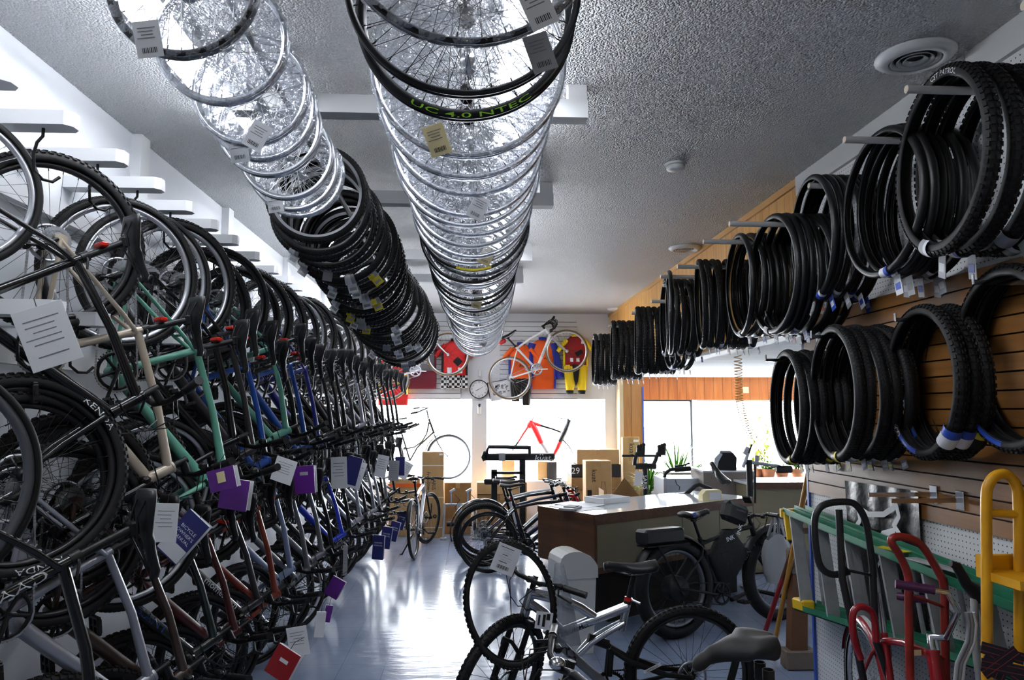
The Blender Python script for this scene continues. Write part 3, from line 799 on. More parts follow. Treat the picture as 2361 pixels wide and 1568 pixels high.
def make_bike(name, label, kind, M, frame, fork=None, rim=None, group=None, steer=0.0, seat=None, tyre=None, spoke=None, bar=None, refl=True, crank=None, front=True, saddle=True, ped=True, hub=None, extra=None, rearw=True, cat='bicycle'):
    D = bike_meshes(kind); s = D['s']
    e = empty(name, label, cat, M, group)
    mats = dict(rim=rim or DRIM, tyre=tyre or RUB, spoke=spoke or BSPK, hub=hub or MBLK)
    fr = link('frame', D['frame'], frame, e)
    # everything that steers turns about the steering axis
    ax = (V(s.ht) - V(s.hb)).normalized(); S = T(s.hb) @ Matrix.Rotation(steer, 4, ax) @ T(-V(s.hb))
    link('fork', D['fork'], fork or frame, e, S)
    if rearw: wheel_parts('rear_wheel', D, e, s.ra, mats, True, rnd.random() * 6)
    if front:
        r = wheel_parts('front_wheel', D, e, V(s.fa), mats, False)
        r.matrix_basis = S @ T(s.fa) @ RY(rnd.random() * 6)
        if refl: link('reflector', D['refl'], mat('clear_reflector', (226, 228, 232), .1), r, T(s.R * .55, 0, 0))
    link('seat_post', D['post'], MBLK, e)
    if saddle: link('saddle', D['saddle'], seat or LEA, e, T(D['top'] + V((-.005, 0, .055))))
    if refl: link('rear_reflector', D['rflx'], RED, e, T(V(s.st) + V((-.045, 0, .075))) @ RY(.2))
    hb_ = link('handlebar', D['bars'], bar or MBLK, e, S)
    for n, g in D['grips']: link(n, g, PBLK, hb_)
    link('crankset', D['crank'], crank or MBLK, e)
    if ped:
        for q in (-1, 1): link('pedal', pedal_mesh(), PBLK, e, T(V(s.bb) - D['d'] * q + V((0, q * .125, 0))))
    link('chain', D['chain'], STEEL if crank else MBLK, e); link('derailleur', D['der'], MBLK, e); link('cable', D['cable'], MBLK, e, S)
    return e, D

# ---- the two tiers of bikes hung nose-down from the left wall
ALPH = math.radians(50)
DD = V((math.cos(ALPH), math.sin(ALPH), 0))                       # from the wheels towards the saddle
def hang(y, zax, s_R, xw=-1.64, a=ALPH, tilt=0.0):
    D = V((math.cos(a), math.sin(a), 0)); Z = V((0, 0, -1)); Yv = D.cross(Z)
    Z, D = Z * math.cos(tilt) + D * math.sin(tilt), D * math.cos(tilt) - Z * math.sin(tilt)
    o = V((xw, y, zax)) - D * s_R
    return basis(Z, Yv, D, o)
P_CHAMP = mat('champagne_paint', (186, 174, 156), .3, .2, coat=.3)
P_MINT = mat('mint_paint', (98, 162, 140), .3, coat=.3)
P_BLUE = mat('blue_paint', (28, 74, 156), .28, coat=.4)
P_NAVY = mat('deep_blue_paint', (30, 34, 120), .3, coat=.3)
P_DGRN = mat('dark_green_paint', (34, 44, 38), .25, coat=.4)
P_BRWN = mat('brown_paint', (66, 50, 42), .28, coat=.4)
P_MAR = mat('maroon_paint', (84, 34, 32), .3, coat=.3)
P_RUST = mat('rust_paint', (140, 58, 38), .3, coat=.3)
P_GREY = mat('grey_paint', (112, 114, 120), .3, .2, coat=.3)
P_SILV = mat('silver_paint', (156, 158, 166), .28, .4, coat=.3)
P_LBLU = mat('pale_blue_paint', (128, 142, 172), .3, coat=.3)
P_COB = mat('cobalt_paint', (24, 52, 190), .3, coat=.3)
P_GRPH = mat('graphite_paint', (52, 50, 52), .28, .2, coat=.3)
P_WSTR = mat('striped_white_paint', (224, 226, 228), .3, coat=.3)
upper = [  # kind, frame, rim, words, z, extra yaw
 ('first', BLK, SILV, 'black bike with white info card'), ('mtb', P_CHAMP, DRIM, 'champagne beige bike'), ('gravel', P_MINT, SILV, 'mint green bike with slim tyres'),
 ('slick', BLK, SILV, 'black bike with pale rim lines'), ('mtb', P_GRPH, SILV, 'graphite bike with knobbly tyres and pale rims'), ('mtb', P_BLUE, DRIM, 'bright blue bike with knobbly tyres'), ('hybrid', P_MINT, DRIM, 'green bike behind a blue one'),
 ('hybrid', MBLK, DRIM, 'matt black bike'), ('mtb', P_BLUE, DRIM, 'blue bike with dark rims'), ('mtb', P_NAVY, DRIM, 'deep blue violet bike'),
 ('hybrid', BLK, DRIM, 'black bike with dark rims'), ('slick', BLK, SILV, 'black bike with silver rims'), ('mtb', MBLK, DRIM, 'matt black knobbly tyred bike'), ('hybrid', P_GRPH, DRIM, 'graphite bike'),
 ('slick', P_SILV, DRIM, 'silver stayed bike'), ('hybrid', BLK, SILV, 'black bike with bright rims'), ('hybrid', P_SILV, DRIM, 'silver framed bike'), ('mtb', MBLK, DRIM, 'matt black bike'), ('hybrid', BLK, DRIM, 'black bike'), ('slick', BLK, DRIM, 'thin tyred black bike'), ('mtb', MBLK, DRIM, 'matt black bike'), ('hybrid', BLK, DRIM, 'black bike at the far end')]
UY = [2.60, 2.99, 3.40, 3.78, 4.12, 4.42, 4.77, 5.05, 5.34, 5.77, 6.21, 6.49, 6.89, 7.25, 7.60, 7.95, 8.38, 8.8, 9.2, 9.6, 10.05, 10.45]
UB = []
for i, (k, fr, rm, wd) in enumerate(upper):
    s = spec(k); dz = (.0, .0, -.02, .0, .03, -.06, .03, -.04)[i % 8]
    zax = 2.46 + dz; xw = -1.68 + .035 * (UY[i] - 3)
    if i == 0: zax, xw = 2.57, -1.83
    if i == 2: xw += .07; zax -= .03
    lab = wd + ', %s from the front in the upper tier' % ORD[i]
    e, D = make_bike('hanging_bicycle', lab, k, hang(UY[i], zax, s.R, xw, ALPH + rnd.uniform(-.05, .05), math.radians(13 if i == 0 else 4)), fr, fork=(BLK if k in ('mtb', 'trail') else fr), rim=rm, group='bikes in the upper tier', steer=rnd.uniform(-.12, .12), refl=i < 9, crank=MBLK, spoke=STEEL if i == 0 else BSPK)
    UB.append(e)
lower = [
 ('road', BLK, GRIM, 'white lettered black road bike'), ('trail', P_SILV, DRIM, 'silver grey bike with thick down tube'), ('trail', P_BRWN, DRIM, 'brown mountain bike'), ('trail', P_DGRN, DRIM, 'dark green bike'),
 ('trail', P_MAR, DRIM, 'dark maroon bike'), ('trail', P_GRPH, DRIM, 'graphite bike with blue lettering'), ('hybrid', P_RUST, DRIM, 'rust red bike'), ('hybrid', P_LBLU, DRIM, 'pale blue bike'), ('slick', P_GREY, DRIM, 'grey bike with slim tyres'),
 ('hybrid', P_GREY, DRIM, 'grey bike with black saddle'), ('hybrid', BLK, SILV, 'black bike with silver rims'), ('trail', P_COB, DRIM, 'cobalt blue bike'), ('hybrid', BLK, DRIM, 'black bike'), ('slick', P_SILV, DRIM, 'silver striped bike'),
 ('hybrid', BLK, DRIM, 'black bike with white booklet'), ('slick', P_SILV, DRIM, 'silver bike'), ('hybrid', P_SILV, DRIM, 'silver bike'), ('hybrid', BLK, DRIM, 'black bike'), ('slick', P_GREY, DRIM, 'grey bike'), ('hybrid', BLK, DRIM, 'black bike at the far end')]
LY = [1.96, 2.84, 3.16, 3.5, 3.85, 4.2, 4.55, 4.95, 5.35, 5.75, 6.2, 6.6, 7.05, 7.5, 7.95, 8.4, 8.8, 9.2, 9.6, 10.1]
LB = []
for i, (k, fr, rm, wd) in enumerate(lower):
    s = spec(k); dz = (-.02, .05, -.03, .02, -.05, .03)[i % 6]
    zax = 1.45 + dz; xw = -1.66 + .03 * (LY[i] - 3)
    if i == 0: zax, xw = 1.60, -1.46
    lab = wd + ', %s from the front in the lower tier' % ORD[i]
    e, D = make_bike('hanging_bicycle', lab, k, hang(LY[i], zax, s.R, xw, ALPH + rnd.uniform(-.06, .06), math.radians(6)), fr, fork=(BLK if k in ('trail', 'trail') else fr), rim=rm, group='bikes in the lower tier', steer=rnd.uniform(-.12, .12), refl=i in (1, 3, 4, 6), crank=MBLK, spoke=BSPK)
    LB.append(e)
# ------------------------------------------------------------------ loose wheels and tyres
WRAP = clearmat('clear_wrap', (240, 244, 250), .2, .13, (.98, .985, 1.0), 1.0, 34, .10)
def band_mesh(R, w, a=.09, flap=.0, rr=1.06):
    """paper band folded round the tyre at the bottom, with a hanging flap"""
    key = ('band', R, w, a, flap, rr)
    if key in _tm: return _tm[key]
    c = R - w / 2; r = w / 2 * rr + .002; mb = MB(); rows = []
    for i in range(6):
        th = -PI / 2 - a + 2 * a * i / 5; row = []
        for k in range(15):
            q = math.radians(-140 + 280 * k / 14)
            d = c + r * math.cos(q); row.append((d * math.cos(th), r * math.sin(q), d * math.sin(th)))
        rows.append(row)
    mb.grid(rows[:4]); mb.grid(rows[3:], mi=1)
    if flap:
        x = R * math.sin(a) * .9
        mb.box((0, 0, -R - flap / 2), (2 * x, .003, flap), RX(.12), bev=.001)
        mb.box((0, 0, -R - flap * .55), (1.4 * x, .0045, flap * .35), RX(.12), 1)
    _tm[key] = mb.mesh('label_band'); return _tm[key]
def place_tyre(nm, label, group, c, R, w, knob, yaw=0.0, tilt=0.0, spin=0.0, m=None, bandm=None, flap=.05, stripe=0, sm=None, axis='X', ba=.09):
    M = T(c) @ RZ(yaw) @ RY(tilt) @ (RZ(-PI / 2) if axis == 'X' else Matrix())
    me = tyre_mesh(R, w, knob, 80, stripe)
    o = link(nm, me, [m or RUB, sm or TAN], None, M)
    tag(o, label, 'tyre', group)
    if bandm: link('label_band', band_mesh(R, w, ba, flap, 1.3 if knob == 2 else 1.12), bandm if isinstance(bandm, list) else [bandm, WHP], o, RY(spin))
    return o
BANDS = [[GRP, WHP], [WHP, BLUC], [GRP, GRP], [BLUC, WHP], [WHP, GRP], [GRP, ORGC], [GRP, WHP]]

# pegs for tyres on the right wall, upper row: (tip pixel, X of the tip)
PEGM = mat('peg_grey', (190, 190, 188), .6); PEGE = mat('peg_wood_end', (206, 196, 176), .7)
PEGS = [((2361, 12), 1.72, 'highest peg at the near end'), ((2090, 206), 1.72, 'first full peg by the vent'), ((1947, 322), 1.72, 'second peg behind the vent'), ((1865, 428), 1.87, 'third peg at the pegboard corner'),
        ((1682, 516), 1.53, 'first peg on the wooden header'), ((1622, 557), 1.53, 'second peg on the wooden header'), ((1562, 615), 1.57, 'third peg on the header'), ((1523, 638), 1.55, 'fourth peg on the header'),
        ((1529, 658), 1.68, 'fifth peg on the header'), ((1502, 695), 1.62, 'sixth peg on the header'), ((1456, 722), 1.60, 'seventh peg on the header'), ((1404, 752), 1.60, 'eighth peg on the header'), ((1368, 781), 1.60, 'last peg by the back wall')]
PP = []
for (px, X, nm) in PEGS:
    p = atx(px[0], px[1], X); L = XR - p.x
    o = ob('tyre_peg', MB().tube([(0, 0, 0), (L, 0, 0)], .0165, 14), PEGM, None, T(p)); tag(o, 'grey wooden rod carrying tyres, the ' + nm, 'peg', 'tyre pegs on the right')
    ob('end_grain', MB().disc(.0155, -.0015, .0005, 14, RZ(-PI / 2)), PEGE, o)
    PP.append(p)
def peg_row(k, n, R, w, knob, x0, dx, lab, yaw0=.0, bands=True, var=.05, stripes=None, Rs=None, flap=.05, z=None):
    p = PP[k]
    for i in range(n):
        r = Rs[i % len(Rs)] if Rs else R
        x = x0 + dx * i
        st = (stripes or {}).get(i, 0)
        c = V((x, p.y + rnd.uniform(-.012, .012), p.z - (r - w) + .017 - .003))
        place_tyre('tyre_for_sale', 'black tyre, %s from the tip on the %s' % (ORD[i], lab), 'tyres on the ' + lab, c, r, w, knob, yaw0 + rnd.uniform(-var, var), rnd.uniform(-.03, .03), rnd.uniform(-.35, .35), RUB if knob else RUBS, BANDS[rnd.randrange(len(BANDS))] if bands else None, flap, st)
peg_row(1, 4, .368, .058, 2, 1.85, .085, PEGS[1][2], -.10, flap=.10)
peg_row(2, 6, .350, .040, 0, 1.89, .047, PEGS[2][2], -.06, flap=.09)
peg_row(3, 7, .352, .038, 0, 1.885, .042, PEGS[3][2], -.07, flap=.08, var=.08)
peg_row(4, 7, .362, .044, 0, 1.79, .052, PEGS[4][2], -.04)
peg_row(5, 8, .345, .040, 0, 1.77, .050, PEGS[5][2], -.08, stripes={1: 1})
peg_row(6, 9, .345, .040, 1, 1.745, .047, PEGS[6][2], -.20, stripes={7: 1})
peg_row(7, 1, .35, .036, 0, 1.62, .05, PEGS[7][2], -.2)
peg_row(8, 6, .345, .042, 1, 1.70, .055, PEGS[8][2], -.1)
peg_row(9, 3, .34, .042, 1, 1.80, .06, PEGS[9][2], -.02)
peg_row(10, 7, .34, .05, 2, 1.66, .058, PEGS[10][2], -.14, flap=.06)
peg_row(11, 6, .345, .05, 2, 1.65, .06, PEGS[11][2], -.12, flap=.06)
peg_row(12, 5, .34, .05, 2, 1.62, .065, PEGS[12][2], -.10, flap=.06)

# lower row on chrome slatwall hooks: (centre pixel of the front ring, X, radius, width, knob, count, step)
CHROME = mat('chrome', (214, 216, 220), .15, 1.0)
LOWER = [((1815, 938), 1.87, .34, .05, 1, 6, .052, 'farthest lower slat hook by the blue edge', -.12), ((1928, 905), 1.87, .352, .052, 1, 6, .055, 'second lower slat hook', -.12),
         ((2132, 880), 2.0, .343, .056, 2, 3, .065, 'third lower slat hook by the blue bands', -.13), ((2325, 826), 2.04, .358, .054, 2, 3, .055, 'nearest lower slat hook', -.12)]
for (px, X, R, w, kn, n, dx, nm, yaw) in LOWER:
    c = atx(px[0], px[1], X)
    hz = c.z + R - w - .012
    L = XR - X + .10
    h = tag(ob('slat_hook', MB().box((-L / 2 + .0, 0, 0), (L, .006, .018)).box((-L, 0, .012), (.006, .014, .042), bev=.002), CHROME, None, T(XR - .02, c.y, hz)), 'flat chrome hook arm, the ' + nm, 'hook', 'slat hooks')
    ob('bracket', MB().box((-.004, 0, -.015), (.008, .05, .06), bev=.002), CHROME, h)
    for i in range(n):
        r = R - (.006 if i % 2 else 0)
        blue = nm.startswith('third') or nm.startswith('nearest')
        b = [WHP, BLUC] if blue and i < 2 else ([GRP, WHP] if i % 2 else [MBLK, YEL])
        o = place_tyre('tyre_for_sale', 'black tyre, %s from the tip on the %s' % (ORD[i], nm), 'tyres on the ' + nm, V((min(X + dx * i, XR - .085), c.y + rnd.uniform(-.015, .015), c.z - (.003 if i % 2 else 0))), r, w, kn, yaw + rnd.uniform(-.04, .04), rnd.uniform(-.02, .02), (-.75 if blue else rnd.uniform(-.4, .4)), RUB, b, .0 if blue else .05, ba=.15 if blue else .1)
        if blue and i < 2:
            mb = MB(); arc_text(mb, 'GIANT', .034, r - w * .55, Matrix(), 0, 0, .0, 1.3, False, PI * (1.0 if i else 1.22), (r - w / 2, w / 2))
            ob('lettering', mb, INKW, o)
            mb = MB().ring([(r - w * .72, -w * .455), (r - w * .5, -w * .515), (r - w * .34, -w * .49)], 20, None, 0, True, False, PI * (1.06 if i else 1.28), PI * (1.30 if i else 1.46)); ob('blue_stripe', mb, BLUC, o)
# white lettering on the big tyre nearest the vent
for o in [x for x in COL.objects if x.get('label', '').startswith('black tyre, first from the tip on the ' + PEGS[1][2])]:
    mb = MB(); arc_text(mb, 'CST PATROL', .030, .368 - .058 * .5, Matrix(), 0, 0, .002, 1.15, False, PI * .42, (.368 - .029, .029))
    ob('lettering', mb, INKW, o)

# ------------------------------------------------------------------ the two rows of wheels along the ceiling
RAIL = mat('rail_pipe', (120, 122, 126), .4, .6)
def rail(nm, lab, a, b):
    o = ob(nm, MB().tube([a, b], .014, 12), RAIL); return tag(o, lab, 'rail')
def hung_wheel(label, group, x, y, zb, R, rimm, spk, wrap=False, w=.022, d=.019, tagm=None, yaw=0.0, tilt=0.0, tagpos=0.0, n=32, hubm=None, cat='wheel'):
    """bare wheel hanging from the rail: zb is the height of its lowest point"""
    M = T(x, y, zb + R) @ RZ(yaw) @ RX(tilt)
    o = tag(link('wheel_for_sale', rim_mesh(R, d, w, 80), rimm, None, M), label, cat, group)
    link('spoke_lacing', lacing_mesh(R - d + .002, .03, .022, n), spk, o, RY(rnd.random()))
    link('hub', hub_mesh(), hubm or (SILV if spk is STEEL else MBLK), o)
    if wrap:
        key = ('wrap', R)
        if key not in _tm:
            mb = MB(); pr = [(R - .10, -w * .8), (R - .05, -w * .85), (R - .02, -w * .6), (R + .003, -w * .5), (R + .003, w * .5), (R - .02, w * .6), (R - .05, w * .85), (R - .10, w * .8)]; rows = []
            for i in range(97):
                a = 2 * PI * i / 96; q = 1 + .006 * math.sin(a * 17) + .004 * math.sin(a * 31 + 1)
                rows.append([(r * q * math.cos(a), yy * (1 + .25 * math.sin(a * 23 + r * 40)), r * q * math.sin(a)) for r, yy in pr])
            mb.grid(rows); _tm[key] = mb.mesh('clear_wrap')
        link('clear_wrap', _tm[key], WRAP, o)
    if tagm:
        mb = MB().box((0, 0, 0), (.068, .002, .098), bev=.0008)
        for j in range(4): mb.box((-.004 * (j % 2), -.0016, .030 - .009 * j), (.046 - .008 * (j % 3), .0006, .0022), mi=1)
        for j in range(9): mb.box((-.018 + .0045 * j, -.0016, -.030), (.0012 + .001 * (j % 2), .0006, .014), mi=2)
        mb.tube([(0, 0, .046), (.002, .012, .085)], .0008, 4, mi=1)
        ob('price_tag', mb, [tagm, INKG, INK], o, T(R * .9 * math.sin(tagpos), -.035, -R * .9 * math.cos(tagpos)) @ RX(.15) @ RZ(.1) @ RY(.5 * math.sin(tagpos * 7)))
    return o
SW_ = mat('satin_silver', (206, 209, 214), .22, .92); SB_ = mat('satin_black', (30, 31, 34), .28, .3)
# centre row: lowest-point pixel of each rim (y), half width in px -> distance from the rim radius
CEN = []
y = 1.62; k = 0
yrow = [(1.62, .312, SB_, 1), (1.86, .315, SB_, 0), (2.02, .315, SB_, 0), (2.30, .318, SW_, 1), (2.52, .315, SW_, 1), (2.75, .315, SW_, 1), (2.98, .315, SW_, 1), (3.16, .315, SW_, 0), (3.36, .315, SW_, 1)]
names = ['black rim in clear wrap', 'black rim with black spokes', 'black rim with green lettering', 'silver rim in loose plastic', 'silver rim in clear wrap', 'silver rim wrapped in film', 'wrapped silver rim', 'bare silver rim', 'silver rim in film']
while yrow[-1][0] < 8.9:
    yy = yrow[-1][0] + (.16 if yrow[-1][0] < 5 else .19) + rnd.uniform(-.02, .03)
    rr = .315 if yy < 6.6 else (.30 if rnd.random() < .6 else .285)
    q = rnd.random(); dark = (3.9 < yy < 4.5) or (5.0 < yy < 5.4) or q < .12
    yrow.append((yy, rr, SB_ if dark else SW_, 1 if rnd.random() < .3 and yy < 6 else 0)); names.append('black rim' if dark else 'silver rim')
def zlow(y): return 2.605 - .02 * (y - 2)
TAGS = [WHP, GRP, WHP, CRM]
TPOS = {0: .62, 1: .78, 3: -.34, 6: .15, 11: .3, 16: -.3, 19: .1, 26: -.2, 33: .3}
for i, (y, R, m, wr) in enumerate(yrow):
    x = -.03 + .012 * (y - 2) + rnd.uniform(-.015, .015); black = m is SB_
    lab = 'wheel with %s, %s from the front in the centre ceiling row' % (names[i], ORD[i])
    o = hung_wheel(lab, 'wheels in the centre row', x, y, zlow(y) + rnd.uniform(-.012, .012), R, m, BSPK if (black or i % 3) else STEEL, wr, .024 if i == 2 else .022, .030 if i == 2 else .019, tagm=TAGS[i % 4] if i in TPOS else None, yaw=rnd.uniform(-.05, .05), tilt=rnd.uniform(-.03, .03), tagpos=TPOS.get(i, 0), n=32 if y < 6 else 24)
    if i == 2:
        mb = MB(); vs, fs = letters('UC 4.0 NTEC', .034, .003); out = []
        for v in vs:
            th = -PI / 2 + v[0] * 1.9 / R + .06; rq = R - .010 - v[1] * .62; out.append((rq * math.cos(th), -.0128, rq * math.sin(th)))
        mb.add(out, fs); ob('lettering', mb, mat('lime_ink', (150, 214, 50), .4), o)
    if i == 12:
        mb = MB(); vs, fs = letters('MAVIC', .02, .001); ob('decal', MB().ring([(R - .004, -.0118), (R - .016, -.0118)], 24, None, 0, False, False, -PI / 2 - .3, -PI / 2 + .35), YEL, o)
rail('wheel_rail', 'long grey pipe along the ceiling carrying the centre row of wheels', (-.04, 1.3, zlow(1.3) + .60), (.06, 9.2, zlow(9.2) + .585))
# left row: small wheels near, then black tyres
NW = [(1.97, .205, SB_, 1, 'black rimmed small wheel with white card'), (2.24, .205, SW_, 1, 'small silver wheel in clear wrap'), (2.58, .205, SW_, 1, 'small silver wheel with paper label'), (2.72, .205, SW_, 1, 'small wrapped silver wheel'),
      (2.90, .205, SW_, 0, 'small bare silver wheel'), (3.18, .205, SW_, 0, 'small silver wheel with tag'), (3.34, .205, SW_, 0, 'small silver wheel with cream tag'), (3.44, .21, SW_, 1, 'small silver wheel wrapped in film')]
def zleft(y): return 2.735 - .03 * (y - 2)
for i, (y, R, m, wr, nm) in enumerate(NW):
    hung_wheel(nm + ', %s from the front in the left ceiling row' % ORD[i], 'wheels in the left row', -.79 - .02 * (y - 2) + rnd.uniform(-.01, .01), y, zleft(y), R, m, STEEL, wr, .028, .022, TAGS[i % 3] if i in (0, 2, 3, 6) else None, rnd.uniform(-.06, .06), rnd.uniform(-.05, .05), -.4 + .3 * (i % 3))
yy = 3.62; i = 0
while yy < 7.6:
    t = (yy - 3.6) / 4.0; R = .262 + .09 * t + rnd.uniform(-.012, .012); w = rnd.choice((.048, .052, .058, .042))
    zb = 2.60 - .36 * t + rnd.uniform(-.03, .02); x = -.79 + .07 * t + rnd.uniform(-.03, .03)
    wall = rnd.random() < .16
    place_tyre('tyre_for_sale', '%s tyre, %s from the front in the left ceiling row' % ('grey striped black' if wall else 'black', ORD[i]), 'tyres in the left ceiling row', V((x, yy, zb + R)), R, w, rnd.choice((1, 2, 2, 1)), rnd.uniform(-.07, .07), 0, rnd.uniform(-.7, .7), RUB if rnd.random() < .5 else RUBS, [rnd.choice((WHP, GRP, WHP, YEL)), GRP] if rnd.random() < .55 else None, .05, 1 if wall else 0, GRP, axis='Y', ba=.11)
    yy += w + rnd.uniform(.035, .105); i += 1
rail('wheel_rail', 'grey pipe along the ceiling carrying the left row of small wheels and tyres', (-.78, 1.4, 3.11), (-.72, 7.8, 2.83))
# ------------------------------------------------------------------ back wall
PXB = YB / FPX
def bx(px): return (px - 1090) * PXB
def bz(py): return CAMZ + (951 - py) * PXB
SLATW = mat('white_slat', (224, 226, 228), .35)
for n, (x0, x1, y0, y1) in enumerate(((872, 1062, 741, 919), (1152, 1331, 741, 919))):
    X0, X1, Z1, Z0 = bx(x0), bx(x1), bz(y0), bz(y1)
    mb = MB().bb(X0, X1, YB - .012, YB, Z0, Z1, mi=1); z = Z0
    while z < Z1 - .03: mb.bb(X0, X1, YB - .028, YB - .012, z + .006, min(z + .0745, Z1)); z += .0765
    struct('trim_%d' % (20 + n), mb, [SLATW, DARK])
# wall bikes
def flat_frame(o, ang): return basis((math.cos(ang), 0, math.sin(ang)), (0, 1, 0), (-math.sin(ang), 0, math.cos(ang)), o)
s = spec('road'); ang = math.radians(25.6)
ra = at(1176, 872, 11.42); M = flat_frame(ra - V((-math.sin(ang), 0, math.cos(ang))) * s.R, ang)
e, D = make_bike('wall_bicycle', 'white racing bike hung on the right slat panel above the clock side', 'road', M, WHT, SILV, rim=SILV, tyre=GUM, spoke=STEEL, refl=False, crank=SILV, hub=SILV, seat=LEA, ped=False)
ob('saddle_bag', MB().box((0, 0, 0), (.13, .07, .07), bev=.02), REDP, e, T(.13, 0, .90))
mb = MB(); tube_text(mb, 'COLNAGO', .032, lerp(s.bb, s.hb, .25), lerp(s.bb, s.hb, .75), .0235, (0, -1, .0)); ob('lettering', mb, INK, e)
ra = at(895, 872, 11.42); M = flat_frame(ra - V((-math.sin(ang * .86), 0, math.cos(ang * .86))) * s.R, ang * .86)
e, D = make_bike('wall_bicycle', 'silver racing bike hung on the left slat panel behind the tyre row', 'road', M, SILV, SILV, rim=SILV, tyre=GUM, spoke=STEEL, refl=False, crank=SILV, hub=SILV, ped=False)
# jerseys
J_ORG = mat('jersey_orange', (236, 92, 22), .7); J_BLU = mat('jersey_blue', (36, 52, 158), .7); J_RED = mat('jersey_red', (212, 34, 34), .7); J_BLK = mat('jersey_black', (26, 24, 26), .7)
J_YEL = mat('jersey_yellow', (238, 206, 30), .7); J_GRY = mat('jersey_grey', (120, 118, 122), .7); J_MAR = mat('jersey_maroon', (112, 26, 44), .7); J_DRED = mat('jersey_dark_red', (150, 22, 26), .7)
def chequer():
    m = mat('jersey_chequer', (240, 240, 240), .7); nt = m.node_tree; c = nt.nodes.new('ShaderNodeTexChecker'); c.inputs['Scale'].default_value = 24
    c.inputs['Color1'].default_value = (.8, .8, .8, 1); c.inputs['Color2'].default_value = (.01, .01, .01, 1)
    tc = nt.nodes.new('ShaderNodeTexCoord'); nt.links.new(tc.outputs['Object'], c.inputs['Vector']); nt.links.new(c.outputs['Color'], nt.nodes['Principled BSDF'].inputs['Base Color']); return m
CHQ = chequer()
def jersey(label, x, ytop, w, h, body, side, sleeve, collar, hem=None, hemm=None, long=False, text=(), nm='jersey', shorts=None, patches=(), y=YB - .10):
    """x, ytop pixel of the neck; w, h in metres"""
    e = empty(nm, label, 'jersey', T(bx(x), y, bz(ytop)), 'jerseys on the back wall')
    def sec(z, ww, dd, n=20): return [(ww / 2 * math.cos(2 * PI * k / n), dd / 2 * math.sin(2 * PI * k / n) + .004 * math.sin(k * 2.3 + z * 30), z) for k in range(n)]
    zb = -h; zh = zb * (1 - (hem or 0))
    prof = [(-.0, .16, .05), (-.03, .22, .06), (-.07, w * .92, .08), (-.16, w * .96, .10), (-.30, w * .94, .11), (zh * .8, w * .95, .10), (zh, w, .10)]
    ob('torso', MB().loft([sec(z, a, d) for z, a, d in prof if z >= zh - 1e-6]), body, e)
    if hem: ob('hem_panel', MB().loft([sec(zh, w, .102), sec((zh + zb) / 2, w * 1.02, .10), sec(zb, w * 1.0, .09)]), hemm, e)
    for q in (-1, 1):
        L = .55 if long else .24; a = V((q * (w * .40), 0, -.075)); b = a + V((q * L * (.20 if long else .55), 0, -L * (.98 if long else .72))); mid = lerp(a, b, .5)
        ob('sleeve', MB().tube([a + V((-q * .02, 0, .01)), mid, b], [.075, .068, .06], 12, flat=.55), sleeve, e)
        if side is not None: ob('side_panel', MB().loft([sec(z, .035, .105, 10) for z in (-.18, zh * .6, zh)]), side, e, T(q * w * .455, 0, 0))
    ob('collar', MB().ring([(.055, -.015), (.062, -.015), (.066, .03), (.058, .03)], 20, RX(PI / 2) @ Matrix.Scale(1, 4)), collar, e, T(0, 0, .005))
    ob('hanger', MB().tube([(0, 0, .02), (0, 0, .06), (.02, 0, .085), (0, .06, .09)], .003, 6), CHROME, e)
    for (tx, tz, s, c, st) in text:
        mb = MB(); put_text(mb, st, s, T(tx, -.058, tz) @ RX(PI / 2), 0, .002); ob('lettering', mb, c, e)
    for (tx, tz, pw, ph, rot, c) in patches: ob('patch', MB().box((0, 0, 0), (pw, .006, ph)), c, e, T(tx, -.055, tz) @ RY(rot))
    if shorts:
        for q in (-1, 1): ob('leg', MB().loft([sec(-h + .06, .17, .09), sec(-h - .12, .165, .09), sec(-h - (.42 if q > 0 else .36), .12, .07)]), shorts, e, T(q * .085, .02, 0))
    return e
jersey('red and black jersey with diamond patch and chequered hem, left slat panel', 1048, 788, .42, .76, J_RED, J_BLK, J_RED, J_BLK, .28, CHQ, patches=((.05, -.33, .11, .11, .78, J_BLK), (-.08, -.47, .07, .09, 0, WHT), (.09, -.47, .07, .09, 0, WHT)))
jersey('grey and maroon jersey with white lettering beside the red one', 975, 782, .44, .80, J_GRY, J_MAR, J_MAR, J_MAR, .35, J_MAR, text=((.0, -.28, .11, INKW, 'STU'), (.0, -.38, .09, INKW, 'cycling')))
jersey('red black and yellow jersey half hidden behind the tyre row', 910, 812, .46, .85, J_RED, J_YEL, J_BLK, J_BLK, .2, J_RED, patches=((.1, -.45, .2, .16, .2, J_YEL), (-.05, -.2, .12, .12, .5, J_BLK)))
jersey('orange jersey with blue collar above black bib shorts, behind the white bike', 1200, 796, .40, .54, J_ORG, J_BLU, J_ORG, J_BLU, shorts=J_BLK, text=((.02, -.34, .07, INK, 'Bici'),))
jersey('orange and blue long sleeved jersey in the middle of the right panel', 1250, 784, .42, .78, J_ORG, J_BLU, J_BLU, J_BLU, long=True, text=((.06, -.30, .06, INK, 'velo'),))
e = jersey('dark red racing suit with yellow sleeves and legs at the right end', 1326, 776, .40, .48, J_DRED, J_YEL, J_YEL, J_YEL, shorts=None, patches=((.05, -.27, .12, .07, -.5, J_BLK), (.11, -.1, .05, .05, 0, INKW), (.03, -.38, .05, .06, 0, INKW), (-.07, -.38, .05, .06, 0, INKW)))
